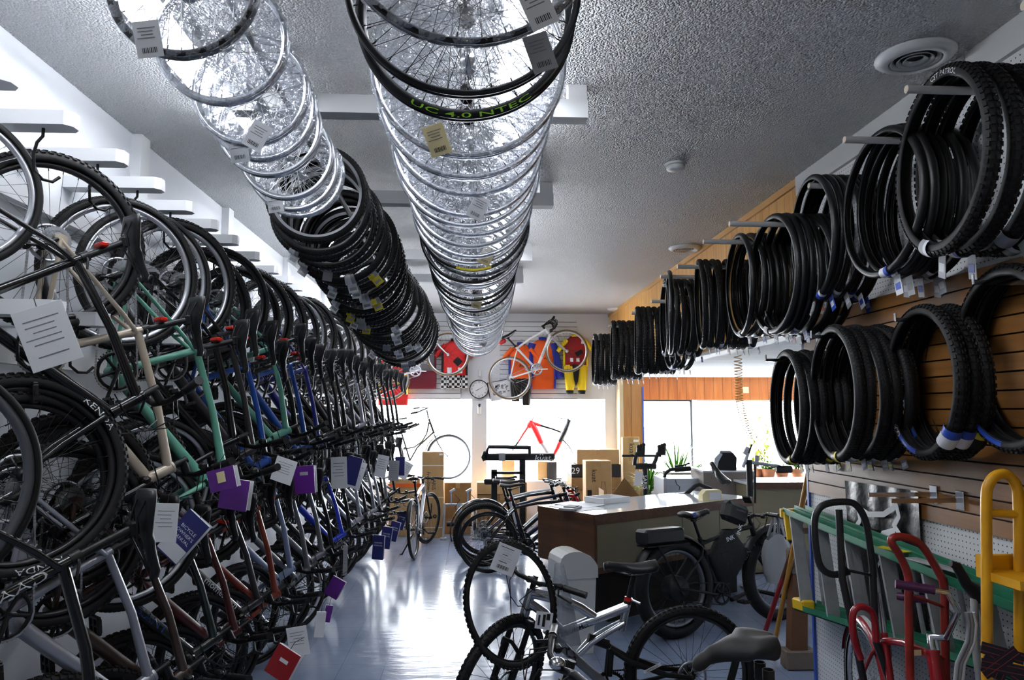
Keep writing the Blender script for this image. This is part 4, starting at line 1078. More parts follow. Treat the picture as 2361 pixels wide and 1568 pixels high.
for q in (-1, 1):
    def sec2(z, ww, dd): return [(ww / 2 * math.cos(2 * PI * k / 14), dd / 2 * math.sin(2 * PI * k / 14), z) for k in range(14)]
    ob('leg', MB().loft([sec2(-.46, .20, .09), sec2(-.66, .17, .09), sec2(-.86, .12, .08)]), J_YEL, e, T(q * .095, 0, 0))
    ob('knee_cuff', MB().loft([sec2(-.86, .122, .082), sec2(-.92, .11, .075)]), J_BLK, e, T(q * .095, 0, 0))
ob('front_panel', MB().prism([(-.06, -.46), (.06, -.46), (.03, -.72), (-.005, -.8), (-.03, -.7)], -.062, -.03), J_BLK, e)
# clock
p = V((bx(1104), YB, bz(898)))
e = empty('wall_clock', 'round white wall clock with black rim between the windows', 'clock', T(p), None)
ob('rim', MB().ring([(.137, -.045), (.146, -.05), (.152, -.04), (.152, 0), (.137, 0)], 56), BLK, e)
ob('dial', MB().disc(.14, -.03, -.0, 48), WHT, e)
for n in range(1, 13):
    mb = MB(); put_text(mb, str(n), .042, T(.112 * math.sin(n * PI / 6), -.0312, .112 * math.cos(n * PI / 6)) @ RX(PI / 2), 0, .002); ob('numeral', mb, INK, e)
for nm, a, L, ww in (('hour_hand', math.radians(243), .072, .008), ('minute_hand', math.radians(59), .088, .005)):
    M = T(0, -.034, 0) @ RY(a); ob(nm, MB().box((0, 0, L / 2 - .012), (ww, .002, L)), INK, e, M)
# alarm box and camera
tag(ob('alarm_sensor', MB().box((0, 0, 0), (.058, .04, .115), bev=.008), MATS['plastic_white'], None, T(bx(1106), YB - .02, bz(861))), 'small white sensor box above the clock', 'sensor')
e = empty('security_camera', 'small white camera with black lens below the clock', 'camera', T(bx(1105), YB, bz(940)))
ob('body', MB().box((0, -.025, -.025), (.055, .05, .15), bev=.01), MATS['plastic_white'], e); ob('lens', MB().sphere((0, -.055, .035), .026, 14), BLK, e)
# framed picture
e = empty('framed_picture', 'crooked black framed drawing behind the white bike wheel', 'picture', T(bx(1154), YB - .03, bz(901)) @ RY(-.19))
ob('sheet', MB().box((0, 0, 0), (.36, .006, .29)), WHP, e)
mb = MB()
for x, z, a, b in ((-.19, 0, .012, .32), (.19, 0, .012, .32), (0, .154, .392, .012), (0, -.154, .392, .012)): mb.box((x, -.006, z), (a, .02, b))
ob('frame', mb, BLK, e)
mb = MB().box((0, -.0034, .02), (.30, .0006, .20))
for k in range(26): mb.box((rnd.uniform(-.12, .12), -.0038, rnd.uniform(-.05, .09)), (rnd.uniform(.01, .05), .001, rnd.uniform(.01, .05)), None, 1)
ob('drawing', mb, [WHP, INKG], e)

# ------------------------------------------------------------------ display bay: city bike and the race frame
def pxt(mb, pts, r, Y, n=10, **k): return mb.tube([at(x, y, Y) for x, y in pts], r, n, **k)
YD = 12.12
e = empty('city_bicycle', 'black step-through city bike with swept bars standing in the left window', 'bicycle', None)
fx = at(1034, 1053, YD); SC = YD / FPX
r_ = link('front_wheel', rim_mesh(.335, .02, .026, 72), GRIM, e, T(fx)); link('tyre', tyre_mesh(.362, .036, 0, 80), RUB, r_); link('spoke_lacing', lacing_mesh(.315, .03, .022, 32, .0006), STEEL, r_); link('hub', hub_mesh(), SILV, r_)
rx = V((fx.x - 1.08, YD, fx.z))
r_ = link('rear_wheel', rim_mesh(.335, .02, .026, 72), GRIM, e, T(rx)); link('tyre', tyre_mesh(.362, .036, 0, 80), RUB, r_); link('spoke_lacing', lacing_mesh(.315, .03, .022, 32, .0006), STEEL, r_); link('hub', hub_mesh(), SILV, r_)
bbx = V((rx.x + .46, YD, rx.z - .06)); stp = bbx + V((-.16, 0, .50))
mb = MB(); pxt(mb, [(989, 966), (1001, 1000)], .019, YD); pxt(mb, [(990, 970), (984, 1000), (973, 1018), (955, 1031), (930, 1036)], .013, YD)
mb.tube([at(999, 997, YD), at(962, 1032, YD), bbx], .015, 10); mb.tube([bbx, stp], .015, 10); mb.tube([at(930, 1036, YD), lerp(bbx, stp, .45)], .013, 10)
for q in (-1, 1): mb.tube([bbx, rx + V((0, q * .06, 0))], .009, 6); mb.tube([lerp(bbx, stp, .9), rx + V((0, q * .06, 0))], .008, 6)
ob('frame', mb, BLK, e)
mb = MB()
for q in (-1, 1):
    o = V((0, q * .05, 0)); mb.tube([at(1001, 1001, YD) + o, at(1010, 1022, YD) + o, at(1022, 1042, YD) + o, fx + o], [.012, .011, .009, .008], 8)
ob('fork', mb, BLK, e)
ob('mudguard', MB().ring([(.375, -.03), (.39, -.018), (.395, 0), (.39, .018), (.375, .03)], 30, T(fx), 0, True, False, PI * .62, PI * 1.05), BLK, e)
c = at(984, 945, YD); mb = MB().tube([at(988, 966, YD), c], .012, 8)
mb.tube([c + V((-.13, -.28, -.04)), c + V((.03, -.2, .03)), c, c + V((.03, .2, .03)), c + V((-.10, .28, .04))], .013, 8); hb = ob('handlebar', mb, MBLK, e)
for q, z in ((-1, -.04), (1, .04)): ob('grip', MB().tube([c + V((-.13, q * .28, z)), c + V((-.24, q * .29, z - .02))], .017, 8), PBLK, hb)
ob('saddle', saddle_mesh(.27, .2), LEA, e, T(stp + V((-.06, 0, .17)))); ob('seat_post', MB().tube([stp, stp + V((-.05, 0, .15))], .013, 8), CHROME, e)
# race frame on a stand
YG = 12.2
e = empty('race_frame', 'red white and black bare racing frame displayed in the right window', 'bicycle frame')
mb = MB(); pxt(mb, [(1226, 970), (1220, 980), (1217, 986)], [0.0405, 0.0459, 0.0405], YG); pxt(mb, [(1224, 975), (1234, 992), (1248, 1022)], [0.0405, 0.0607, 0.054], YG); pxt(mb, [(1225, 974), (1246, 981)], [0.0351, 0.027], YG); pxt(mb, [(1292, 1018), (1285, 1034), (1275, 1052)], [0.0432, 0.0378, 0.0297], YG)
ob('main_frame', mb, REDP, e)
mb = MB(); pxt(mb, [(1244, 1018), (1256, 1034), (1271, 1062)], [0.0486, 0.0459, 0.0405], YG); ob('down_tube', mb, P_SILV, e)
mb = MB(); pxt(mb, [(1246, 981), (1276, 990), (1294, 997)], [0.0216, 0.0175, 0.0162], YG); ob('top_tube', mb, BLK, e)
mb = MB(); pxt(mb, [(1313, 968), (1303, 994), (1291, 1019)], [0.0351, 0.0459, 0.0432], YG); ob('seat_mast', mb, BLK, e)
for q in (-1, 1):
    o = V((0, q * .06, 0))
    ob('seat_stay', MB().tube([at(1296, 1012, YG) + o * .3, at(1312, 1030, YG) + o, at(1323, 1050, YG) + o], [.012, .009, .006], 8), BLK, e)
    f = ob('fork_blade', MB().tube([at(1217, 984, YG) + o * .4, at(1204, 1003, YG) + o, at(1195, 1018, YG) + o], [.022, .02, .018], 8), REDP, e)
    ob('fork_tip', MB().tube([at(1195, 1018, YG) + o, at(1183, 1034, YG) + o, at(1181, 1040, YG) + o], [.018, .014, .01], 8), BLK, f)
ob('saddle', saddle_mesh(.27, .13, .035, .02), BLK, e, T(at(1306, 965, YG)) @ RY(.02) @ RZ(PI))
ob('steerer', MB().tube([at(1226, 971, YG), at(1231, 961, YG)], .012, 8), ALU, e)
mb = MB(); tube_text(mb, 'GIANT', .085, at(1229, 1000, YG), at(1249, 1030, YG), .046, (0, -1, 0), 0, 1.0, .004); ob('lettering', mb, INKW, e)
ob('stand', MB().tube([at(1272, 1058, YG), V((at(1272, 1058, YG).x, YG, WZ0 + .02))], .014, 8).box((0, 0, 0), (.3, .3, .02), T(at(1272, 1058, YG).x, YG, WZ0 + .01)), MBLK, e)

# ------------------------------------------------------------------ boxes, racks and bikes in front of the back wall
def carton(label, x0, x1, y0, y1, Y, depth, m=CARD, text=(), tape=True, stick=None, rot=0.0, z0=None, nm='cardboard_box', grp='cartons by the back wall', cat='box', art=None, seams=()):
    """pixel rectangle of the front face at distance Y"""
    a, b = at(x0, y1, Y), at(x1, y0, Y); zb = a.z if z0 is None else z0
    W, H = b.x - a.x, b.z - zb
    e = empty(nm, label, cat, T((a.x + b.x) / 2, Y, zb) @ RZ(rot), grp)
    ob('carton', MB().bb(-W / 2, W / 2, 0, depth, 0, H, bev=.006), m, e)
    if tape: ob('tape', MB().bb(-.03, .03, depth * .02, depth * .98, H - .002, H + .0012).bb(-.03, .03, -.0012, .001, H - .08, H), mat('tape_tan', (164, 128, 80), .3), e)
    for q in seams: ob('strap', MB().bb(-W / 2 - .001, W / 2 + .001, -.002, .001, H * q - .004, H * q + .004), WHP, e)
    for (tx, tz, s, c, st, rr) in text:
        mb = MB(); put_text(mb, st, s, T(W * tx, -.0022, H * tz) @ RX(PI / 2) @ RZ(rr), 0, .003); ob('lettering', mb, c, e)
    if stick: ob('label_sticker', MB().box((W * stick[0], -.001, H * stick[1]), (stick[2], .003, stick[3])), WHP, e)
    if art: ob('printed_drawing', art(W, H), mat('print_ink', (78, 58, 36), .7), e)
    return e
def art_trainer(W, H):
    mb = MB(); Y_ = -.0025
    for p in ([(-.1, .25), (.12, .25)], [(-.07, .27), (-.03, .38)], [(-.03, .29), (-.05, .40)]): mb.tube([(W * 1.1 * a, Y_, H * b) for a, b in p], .008, 6, flat=.25)
    mb.ring([(.012, -.003), (.03, -.003), (.03, -.001), (.012, -.001)], 18, T(W * .12, 0, H * .25)); return mb
def art_rack(W, H):
    mb = MB()
    for p in ([(.0, .1), (.18, .5), (.12, .62), (.16, .75), (.28, .75), (.34, .6), (.2, .1)], [(-.05, .05), (.05, .3)]): mb.tube([(W * (a - .05), -.002, H * b) for a, b in p], .003, 5, flat=.4)
    return mb
BF = CAMZ * FPX / (1232 - 951)
carton('tall cardboard box with black lettering and trainer drawing behind the parked silver bike', 971, 1023, 1042, 1232, BF, .25, text=((.05, .63, .075, INK, 'SARIS', -PI / 2), (-.2, .64, .07, INK, 'Freedom 2', -PI / 2)), stick=(.38, .97, .05, .025), z0=0, art=art_trainer, seams=(.84, .47, .12), tape=False, grp=None)
carton('wide brown carton with orange strip under the left window', 896, 968, 1104, 1226, BF + .15, .4, CARD, z0=0, tape=False)
ob('orange_strip', MB().bb(-.24, .24, -.004, .002, .70, .75), ORGC, [o for o in COL.objects if o.get('label', '').startswith('wide brown carton with orange')][0])
carton('brown carton behind the bike trainers, right of the tall lettered box', 1024, 1086, 1113, 1224, BF + .3, .4, CARDD, z0=0)
carton('long cream-brown carton lying under the window pier', 1100, 1215, 1112, 1140, BF + .45, .3, CARD)
carton('brown carton below the cream one under the pier', 1100, 1215, 1140, 1218, BF + .47, .3, CARDD, z0=0)
carton('small tan carton on the window ledge left of the black rack post', 1157, 1186, 1062, 1085, 11.95, .2, CARD, tape=False, z0=WZ0)
carton('small tan carton on the window ledge under the lettered rack arm', 1240, 1262, 1064, 1086, 11.95, .2, CARD, tape=False, z0=WZ0)
BXB = mat('black_carton', (30, 29, 30), .6)
carton('black box on the window ledge under the end of the lettered arm', 1263, 1284, 1065, 1098, 11.93, .2, BXB, tape=False, z0=WZ0)
YBX = 10.9
carton('large dark base carton at the floor under the stack by the column', 1318, 1432, 1130, 1220, YBX, .5, CARDD, z0=0)
carton('brown carton in the middle of the stack by the column', 1318, 1432, 1101, 1130, YBX, .5, CARDD)
carton('long black carton in the stack by the column', 1318, 1432, 1071, 1101, YBX, .5, BXB, text=((-.42, .5, .13, INKW, '29', 0),))
carton('long brown carton on top of the stack by the wooden column', 1331, 1428, 1037, 1071, YBX, .5, CARD, text=((-.12, .25, .1, INK, 'S', -PI / 2),))
carton('upright cardboard box with rack drawing in front of the stack', 1352, 1410, 1063, 1225, 10.2, .3, CARD, text=((-.18, .82, .1, INK, 'kuat', -PI / 2),), art=art_rack, z0=0, grp=None)
ob('dark_label', MB().bb(-.16, -.10, -.003, .001, .50, .72), INK, [o for o in COL.objects if o.get('label', '').startswith('upright cardboard box')][0])
carton('tall slim cardboard box leaning by the blue strip of the wooden column', 1439, 1474, 1008, 1215, 11.2, .14, CARD, text=((.02, .84, .11, INK, 'kuat...', -PI / 2),), stick=(.3, .96, .08, .035), z0=0, grp=None)
# bike trainers standing folded before the boxes
for i, (x, lab) in enumerate(((1040, 'folded grey bike trainer beside the tall lettered box'), (1078, 'folded grey bike trainer nearer the parked bikes'))):
    p = at(x, 1238, BF - .15); e = empty('bike_trainer', lab, 'bike trainer', T(p.x, p.y, 0), 'bike trainers')
    mb = MB()
    for q in (-.11, .11): mb.tube([(q, 0, .015), (q * .9, .04, .50)], .018, 8); mb.box((0, 0, 0), (.09, .09, .03), T(q, 0, .015), bev=.006)
    mb.tube([(-.1, .04, .48), (.1, .04, .48)], .018, 8); ob('frame', mb, DALU, e)
    ob('roller', MB().tube([(-.06, -.02, .22), (.06, -.02, .22)], .035, 14).disc(.09, -.04, .0, 24, T(.08, -.02, .22) @ RZ(PI / 2)), MBLK, e)
    ob('clamp', MB().tube([(0, .02, .5), (.0, -.01, .66)], .012, 8).tube([(-.02, -.01, .66), (.05, -.01, .70)], .02, 10), CHROME, e)
    ob('cord', MB().tube([(.05, 0, .62), (.12, -.02, .55), (.05, -.03, .45), (.13, -.03, .35), (.04, -.05, .25)], .004, 5), MBLK, e)
# lettered hitch rack on its stand
YK = 10.0
e = empty('bike_rack', 'black hitch bike rack with white lettering in front of the right window', 'bike rack')
mb = MB(); mb.bb(at(1118, 1100, YK).x, at(1281, 1100, YK).x, YK, YK + .09, at(1180, 1062, YK).z, at(1180, 1046, YK).z, bev=.02); ob('tray', mb, MBLK, e)
ob('front_cup', MB().tube([at(1118, 1062, YK), at(1114, 1054, YK), at(1117, 1045, YK), at(1126, 1043, YK)], .03, 8), MBLK, e)
ob('grey_sleeve', MB().bb(at(1150, 1100, YK).x, at(1165, 1100, YK).x, YK - .004, YK + .094, at(1180, 1063, YK).z, at(1180, 1045, YK).z), GRP, e)
ob('wheel_arm', MB().tube([at(1119, 1050, YK), at(1127, 1030, YK), at(1218, 1032, YK)], .026, 8).tube([at(1221, 1028, YK), at(1221, 1049, YK)], .022, 8), MBLK, e)
mb = MB(); put_text(mb, 'kuat..', .085, T(at(1256, 1055.5, YK) + V((0, -.002, 0))) @ RX(PI / 2), 0, .003, 1.5, .15)
for q in (-.016, .016): mb.box((0, 0, 0), (.016, .001, .012), T(at(1248.5, 1048.6, YK) + V((q, -.002, 0))))
ob('lettering', mb, INKW, e)
mb = MB(); gx = at(1205, 1100, YK).x
mb.bb(gx - .04, gx + .04, YK + .02, YK + .10, .06, at(1180, 1060, YK).z); mb.bb(gx - .42, gx - .34, YK + .02, YK + .10, .4, at(1180, 1083, YK).z); mb.bb(gx - .42, gx, YK + .02, YK + .1, at(1180, 1094, YK).z, at(1180, 1088, YK).z)
mb.bb(gx - .3, gx + .3, YK, YK + .12, 0, .06); ob('post', mb, MBLK, e)
ob('lower_tray', MB().bb(at(1116, 1100, YK).x, at(1180, 1100, YK).x, YK - .02, YK + .09, at(1180, 1117, YK).z, at(1180, 1104, YK).z, bev=.015), MBLK, e)
# silver bike seen from behind, on its kickstand
s = spec('slick'); a, b = V((-.70, 9.28, 0)), V((-.60, 10.30, 0)); d = (b - a).normalized(); lean = .06
up = V((-lean, 0, 1)).normalized(); yv = up.cross(d).normalized(); M = basis(d, yv, d.cross(yv), a)
e, D = make_bike('parked_bicycle', 'silver city bike seen from behind standing on its kickstand in the aisle', 'slick', M, P_SILV, MBLK, rim=DRIM, group=None, steer=-.35, refl=False, spoke=STEEL)
ob('kickstand', MB().tube([(.30, .05, .27), (.24, .20, .02)], .009, 8).tube([(.24, .20, .02), (.27, .23, .012)], .012, 6), MBLK, e)
ob('rear_mudguard', MB().ring([(.362, -.026), (.372, -.014), (.375, 0), (.372, .014), (.362, .026)], 36, T(0, 0, s.R), 0, True, False, -PI * .05, PI * .95), MBLK, e)
# bikes parked in a row beyond the counter
row = [('road', BLK, DRIM, 'black road bike with red bar tape, nearest of the parked row', 8.42, .18, REDP), ('mtb', mat('midnight_paint', (24, 34, 66), .3, coat=.3), DRIM, 'midnight blue bike, second of the parked row', 8.78, .14, None), ('hybrid', BLK, DRIM, 'black bike with mudguard, third of the parked row', 9.12, .12, None), ('hybrid', WHT, DRIM, 'white framed bike, farthest of the parked row', 9.46, .16, None)]
for i, (k, fr, rm, lab, Y, x, tape) in enumerate(row):
    d = V((math.cos(.04), math.sin(.04), 0)); M = basis(d, V((-d.y, d.x, 0)), (0, 0, 1), (x, Y, 0))
    e, D = make_bike('parked_bicycle', lab, k, M, fr, BLK, rim=rm, group='bikes parked beyond the counter', steer=.1 * (i - 1), refl=(i == 0), spoke=BSPK)
    if tape is not None:
        for c in e.children_recursive:
            if c.name.startswith('bar_tape'):
                c.material_slots[0].link = 'OBJECT'; c.material_slots[0].material = tape
    if i == 2: ob('mudguard', MB().ring([(.375, -.03), (.388, -.016), (.392, 0), (.388, .016), (.375, .03)], 40, T(0, 0, D['s'].R), 0, True, False, PI * .15, PI * 1.1), BLK, e)
    ob('kickstand', MB().tube([(.28, -.05, .27), (.22, -.16, .012)], .009, 8), MBLK, e)
# ------------------------------------------------------------------ counter and side room
BEIGE = mat('beige_laminate', (132, 123, 98), .5); BRNW = woodpanel('dark_brown_wood', (74, 46, 26), (98, 64, 36), 'H', 0)
TOPM = mat('counter_glass', (214, 218, 222), .06, spec=.8)
A = atz(1370, 1187, .95); Bc = atz(1262, 1164, .95); C = atz(1700, 1150, .95)
ux = (C - A); ux.z = 0; LEN = ux.length + .25; ux.normalize(); uy = V((-ux.y, ux.x, 0)); DEP = (Bc - A).dot(uy)
e = empty('shop_counter', 'angled shop counter with white glossy top and brown side panel', 'counter', basis(ux, uy, (0, 0, 1), (A.x, A.y, 0)))
ob('countertop', MB().bb(0, LEN, 0, DEP, .925, .95, bev=.004), TOPM, e)
ob('edge_band', MB().bb(-.002, LEN, -.006, 0, .865, .95).bb(-.006, 0, 0, DEP, .9, .95), BRNW, e)
ob('side_panel', MB().bb(0, .03, .0, DEP, .5, .925), BRNW, e)
mb = MB(); n = 4
for k in range(n): mb.bb(.03 + (LEN - .03) * k / n + .004, .03 + (LEN - .03) * (k + 1) / n - .004, .004, .03, .52, .865)
ob('front_panel', mb, BEIGE, e)
ob('bottom_rail', MB().bb(.03, LEN, .002, .035, .47, .52), BRNW, e)
ob('cabinet', MB().bb(.03, LEN, .03, DEP - .02, .49, .92), BRNW, e); ob('plinth', MB().bb(.35, LEN, .22, DEP - .1, 0, .49), MATS['groove_dark'], e)
def on_counter(u, v): return V((A.x, A.y, 0)) + ux * u + uy * v + V((0, 0, .95))
RC = math.atan2(ux.y, ux.x)
e = empty('desk_calculator', 'grey desk calculator lying on white papers at the near corner of the counter', 'calculator', T(on_counter(.05, DEP - .38)) @ RZ(RC + .5))
ob('body', MB().box((0, 0, .014), (.24, .13, .02), bev=.004), GRP, e); ob('keypad', MB().box((.03, 0, .026), (.13, .1, .006)), INK, e)
tag(ob('paper_sheet', MB().box((0, 0, .002), (.30, .42, .003)).box((.16, .1, .0045), (.28, .4, .002), RZ(.2)), WHP, None, T(on_counter(.20, DEP - .30)) @ RZ(RC)), 'white paper sheets spread on the counter top', 'paper')
tag(ob('cash_tray', MB().bb(0, .34, 0, .26, 0, .004).bb(0, .34, 0, .01, 0, .05).bb(0, .34, .25, .26, 0, .05).bb(0, .01, .01, .25, 0, .05).bb(.33, .34, .01, .25, 0, .05), WHT, None, T(on_counter(.52, DEP - .3)) @ RZ(RC)), 'low white open tray in the middle of the counter', 'tray')
p = at(1637, 1146, 7.0); e = empty('file_holder', 'cream cardboard file holder standing on the counter', 'file holder', T(p.x, p.y, .95) @ RZ(.2))
ob('holder', MB().prism([(-.10, 0), (.10, 0), (.10, .085), (.085, .1), (-.06, .1), (-.10, .06)], -.04, .04), CRM, e); ob('papers'[:5], MB().bb(-.03, .085, -.044, -.041, .012, .08), WHP, e)
# black hand grip frame reaching over the counter
tag(ob('exercise_handle', MB().tube([at(1552, 1143, 7.6), at(1578, 1142, 7.6), at(1590, 1132, 7.6), at(1603, 1121, 7.6), at(1612, 1117, 7.6), at(1624, 1122, 7.6), at(1640, 1128, 7.6)], .022, 8), MBLK), 'bent black tube handle behind the counter', 'handle frame')
# far counter
e = empty('far_counter', 'beige counter with white top behind the big black e-bike', 'counter', T(3.08, 8.2, 0))
ob('countertop', MB().bb(-.03, 1.6, -.03, .6, .975, 1.005, bev=.004), TOPM, e); ob('edge_band', MB().bb(-.03, 1.6, -.032, -.03, .93, 1.005), BRNW, e)
ob('front_panel', MB().bb(0, 1.6, 0, .55, .5, .975), BEIGE, e); ob('rail', MB().bb(0, 1.6, -.012, 0, .44, .50), BRNW, e)
mb = MB()
for k in range(4):
    for j in range(2): mb.bb(.01 + k * .4, .40 + k * .4, .0, .5, .02 + .21 * j, .225 + .21 * j)
ob('lower_panel', mb, BEIGE, e)
# grey sheet metal cabinet, box and receipt printer
METAL = mat('sheet_metal', (176, 182, 190), .3, .5)
p = at(1530, 1100, 8.8); q = at(1622, 1100, 8.8)
e = empty('metal_cabinet', 'pale grey metal cabinet behind the counter under the spiky plant', 'cabinet', T(p.x, 8.8, 0))
ob('body', MB().bb(0, q.x - p.x, 0, .5, 0, at(1180, 1105, 8.8).z, bev=.008), METAL, e); ob('door_panel', MB().bb(.03, q.x - p.x - .03, -.012, 0, .1, .93), METAL, e); ob('cable', MB().tube([(.14, -.014, .98), (.15, -.02, .93), (.19, -.018, .9), (.18, -.015, .86)], .004, 5), INK, e)
p = at(1622, 1100, 8.6); q = at(1740, 1100, 8.6)
e = empty('side_cabinet', 'grey-brown cabinet carrying the receipt printer', 'cabinet', T(p.x, 8.6, 0)); hh = at(1180, 1087, 8.6).z
ob('body', MB().bb(0, q.x - p.x, 0, .5, 0, hh - .02), mat('taupe', (128, 118, 110), .5), e); ob('lid', MB().bb(-.005, q.x - p.x + .005, -.005, .505, hh - .02, hh), WHT, e)
p = at(1672, 1087, 8.65); e = empty('receipt_printer', 'black and grey receipt printer with arched side on the grey-brown cabinet', 'printer', T(p.x, 8.7, hh) @ RZ(-.2))
ob('housing', MB().prism([(-.13, 0), (.13, 0), (.14, .15), (.10, .205), (-.05, .205), (-.11, .14)], -.1, .14), MBLK, e)
ob('side_cover', MB().prism([(-.132, 0), (-.09, 0), (-.07, .10), (-.02, .19), (-.052, .207), (-.112, .142)], -.105, -.1), METAL, e); ob('paper_lid', MB().prism([(-.05, .205), (.1, .205), (.08, .225), (-.04, .225)], -.06, .14), GRP, e)
p = at(1610, 1105, 9.4); e = tag(ob('drawer_box', MB().bb(-.42, 0, 0, .4, -.15, .06).bb(-.39, -.03, -.01, 0, -.12, .035), MATS['taupe'], None, T(at(1622, 1100, 9.4).x, 9.4, at(1180, 1103, 9.4).z)), 'flat taupe drawer box behind the metal cabinet', 'box')
# repair stand with clamp and a spare saddle on it
e = empty('repair_stand', 'black repair stand with horizontal clamp arm behind the e-bike', 'repair stand', T(at(1727, 1100, 7.3).x, 7.3, 0)); bx0 = at(1727, 1100, 7.3).x
def L(px, py, Y): v = at(px, py, Y); return v - V((bx0, 7.3, 0))
ob('post', MB().tube([(0, 0, .03), L(1727, 1060, 7.3)], .03, 12).tube([L(1741, 1160, 7.3), L(1741, 1070, 7.3)], .012, 8), MBLK, e)
ob('base', MB().tube([(-.3, -.25, .02), (0, 0, .05), (.3, -.25, .02)], .02, 8).tube([(0, 0, .05), (0, .3, .02)], .02, 8), MBLK, e)
ob('clamp_arm', MB().tube([L(1729, 1066, 7.3), L(1800, 1076, 7.2)], .017, 10).tube([L(1745, 1050, 7.3), L(1745, 1076, 7.3)], .022, 10), ALU, e)
ob('jaw', MB().box((0, 0, 0), (.16, .06, .07), T(L(1808, 1082, 7.2)), bev=.015), MBLK, e)
ob('handle', MB().tube([L(1713, 1078, 7.3), L(1727, 1040, 7.3)], [.02, .016], 8).box((0, 0, 0), (.05, .03, .08), T(L(1722, 1040, 7.3)) @ RY(.5)), ALU, e)
tag(ob('loose_saddle', saddle_mesh(.27, .17, .05, .06), LEA, None, T(at(1662, 1096, 7.35)) @ RZ(2.2) @ RY(-.75)), 'black saddle tipped nose-up on the repair stand', 'saddle')
# coiled air hose
p0, p1 = at(1702, 845, 7.2), at(1733, 1010, 7.2); N = 420; pts = []
for k in range(N + 1):
    t = k / N; c = V((p0.x, 7.2, 0)); z0 = ZD
    z = z0 + (p1.z - z0) * (t ** .85); x = p0.x + (p1.x - p0.x + .02) * max(0, (t - .45) / .55) ** 1.6
    a = 2 * PI * 30 * t; tl = .75 * max(0, t - .5)
    pts.append((x + .038 * math.cos(a), 7.2 + .038 * math.sin(a), z + .038 * math.cos(a) * tl))
pts += [(p1.x + .01, 7.2, p1.z - .06), (p1.x - .03, 7.2, p1.z - .14)]
e = tag(ob('air_hose', MB().tube(pts, .0038, 6), mat('hose_amber', (178, 128, 36), .35)), 'amber coiled air hose hanging from the side ceiling', 'hose')
ob('nozzle', MB().tube([(p1.x - .0, 7.2, p1.z - .06), (p1.x - .035, 7.2, p1.z - .15)], .009, 8), MBLK, e)
# socket on the orange panelling
p = atx(1719, 899, 0) if 0 else at(1719, 899, YS); e = empty('wall_socket', 'cream double wall socket on the orange panelling', 'socket', T(p.x, YS, p.z))
ob('plate', MB().box((0, -.006, 0), (.10, .012, .105), bev=.004), CRM, e)
# plants
LEAF = mat('leaf_green', (58, 110, 30), .5, c2=(92, 144, 44), scale=12, spec=.2); LEAFY = mat('leaf_yellow_green', (128, 160, 40), .5, c2=(190, 176, 46), scale=9, spec=.2); POT = mat('clay_pot', (150, 92, 60), .7)
def blade(mb, base, d, L, w, droop):
    n = 9; rows = []
    d = V(d).normalized(); side = d.cross(V((0, 0, 1))).normalized() if abs(d.z) < .99 else V((1, 0, 0))
    p = V(base); v = d.copy()
    for i in range(n + 1):
        t = i / n; ww = w * (1 - t) ** .7 * (.5 + .5 * min(1, t * 4)) + .0006
        rows.append([p - side * ww, p + V((0, 0, .15 * ww)), p + side * ww]); v = (v + V((0, 0, -droop / n))).normalized(); p = p + v * (L / n)
    mb.grid(rows)
def pot(name, lab, c, r, h, grp=None):
    e = empty(name, lab, 'plant', T(c), grp)
    ob('pot', MB().ring([(.001, 0), (r * .72, 0), (r, h), (r * .9, h), (r * .85, h * .9), (.001, h * .9)], 28, RX(-PI / 2) @ Matrix.Scale(-1, 4, V((0, 1, 0))) if 0 else Matrix(((1, 0, 0, 0), (0, 0, 1, 0), (0, 1, 0, 0), (0, 0, 0, 1))), closed=False), POT, e)
    return e
def spiky(lab, c, trunk, nL, LL, sd, spread=1.0):
    q = random.Random(sd); e = pot('spiky_plant', lab, c, .15, .22, 'spiky plants')
    ob('trunk', MB().tube([(0, 0, .2), (.01, 0, .2 + trunk * .5), (0, .01, .2 + trunk)], [.035, .03, .024], 10), mat('bark', (110, 84, 54), .8), e)
    for k in range(nL):
        a = q.random() * 2 * PI; el = q.uniform(.15, 1.35); mb = MB()
        blade(mb, (0, 0, .2 + trunk * q.uniform(.75, 1)), (math.cos(a) * math.cos(el) * spread, math.sin(a) * math.cos(el) * spread, math.sin(el)), LL * q.uniform(.7, 1.1), .02, q.uniform(.5, 1.6))
        ob('leaf', mb, LEAF, e)
p = at(1497, 1150, 10.3); spiky('short spiky green plant on a thick stem behind the white-labelled stand', (p.x, 10.3, .12), .45, 70, .48, 3)
p = at(1545, 1100, 10.75); spiky('tall spiky green plant before the framed side window', (p.x + .1, 10.75, .12), .45, 70, .85, 5, 1.0)
p = at(1505, 1060, 11.0)
def leafy(name, lab, c, w, h, n, sd, m, ls=.035):
    q = random.Random(sd); e = pot(name, lab, c, .11, .14, 'leafy window plants')
    stem = MB(); lf = MB()
    for k in range(n // 9 + 1):
        a = V((q.uniform(-.05, .05), q.uniform(-.05, .05), .12)); b = V((q.uniform(-w / 2, w / 2), q.uniform(-.12, .12), h * q.uniform(.6, 1)))
        md = lerp(a, b, .5) + V((q.uniform(-.03, .03), 0, .03)); stem.tube([a, md, b], [.004, .003, .002], 5)
        for j in range(9):
            p = lerp(a, b, q.uniform(.3, 1)); d = V((q.uniform(-1, 1), q.uniform(-1, 1), q.uniform(-.4, .8))); s = ls * q.uniform(.6, 1.3)
            blade(lf, p, d, s * 2, s * .5, .8)
    ob('stem', stem, mat('stem_green', (96, 116, 60), .6), e); o = ob('foliage', lf, m, e)
SY = 11.45
tag(ob('window_ledge', MB().bb(2.75, 6.0, 11.2, YS, .72, .76), WHT), 'white ledge under the side windows holding plants', 'ledge')
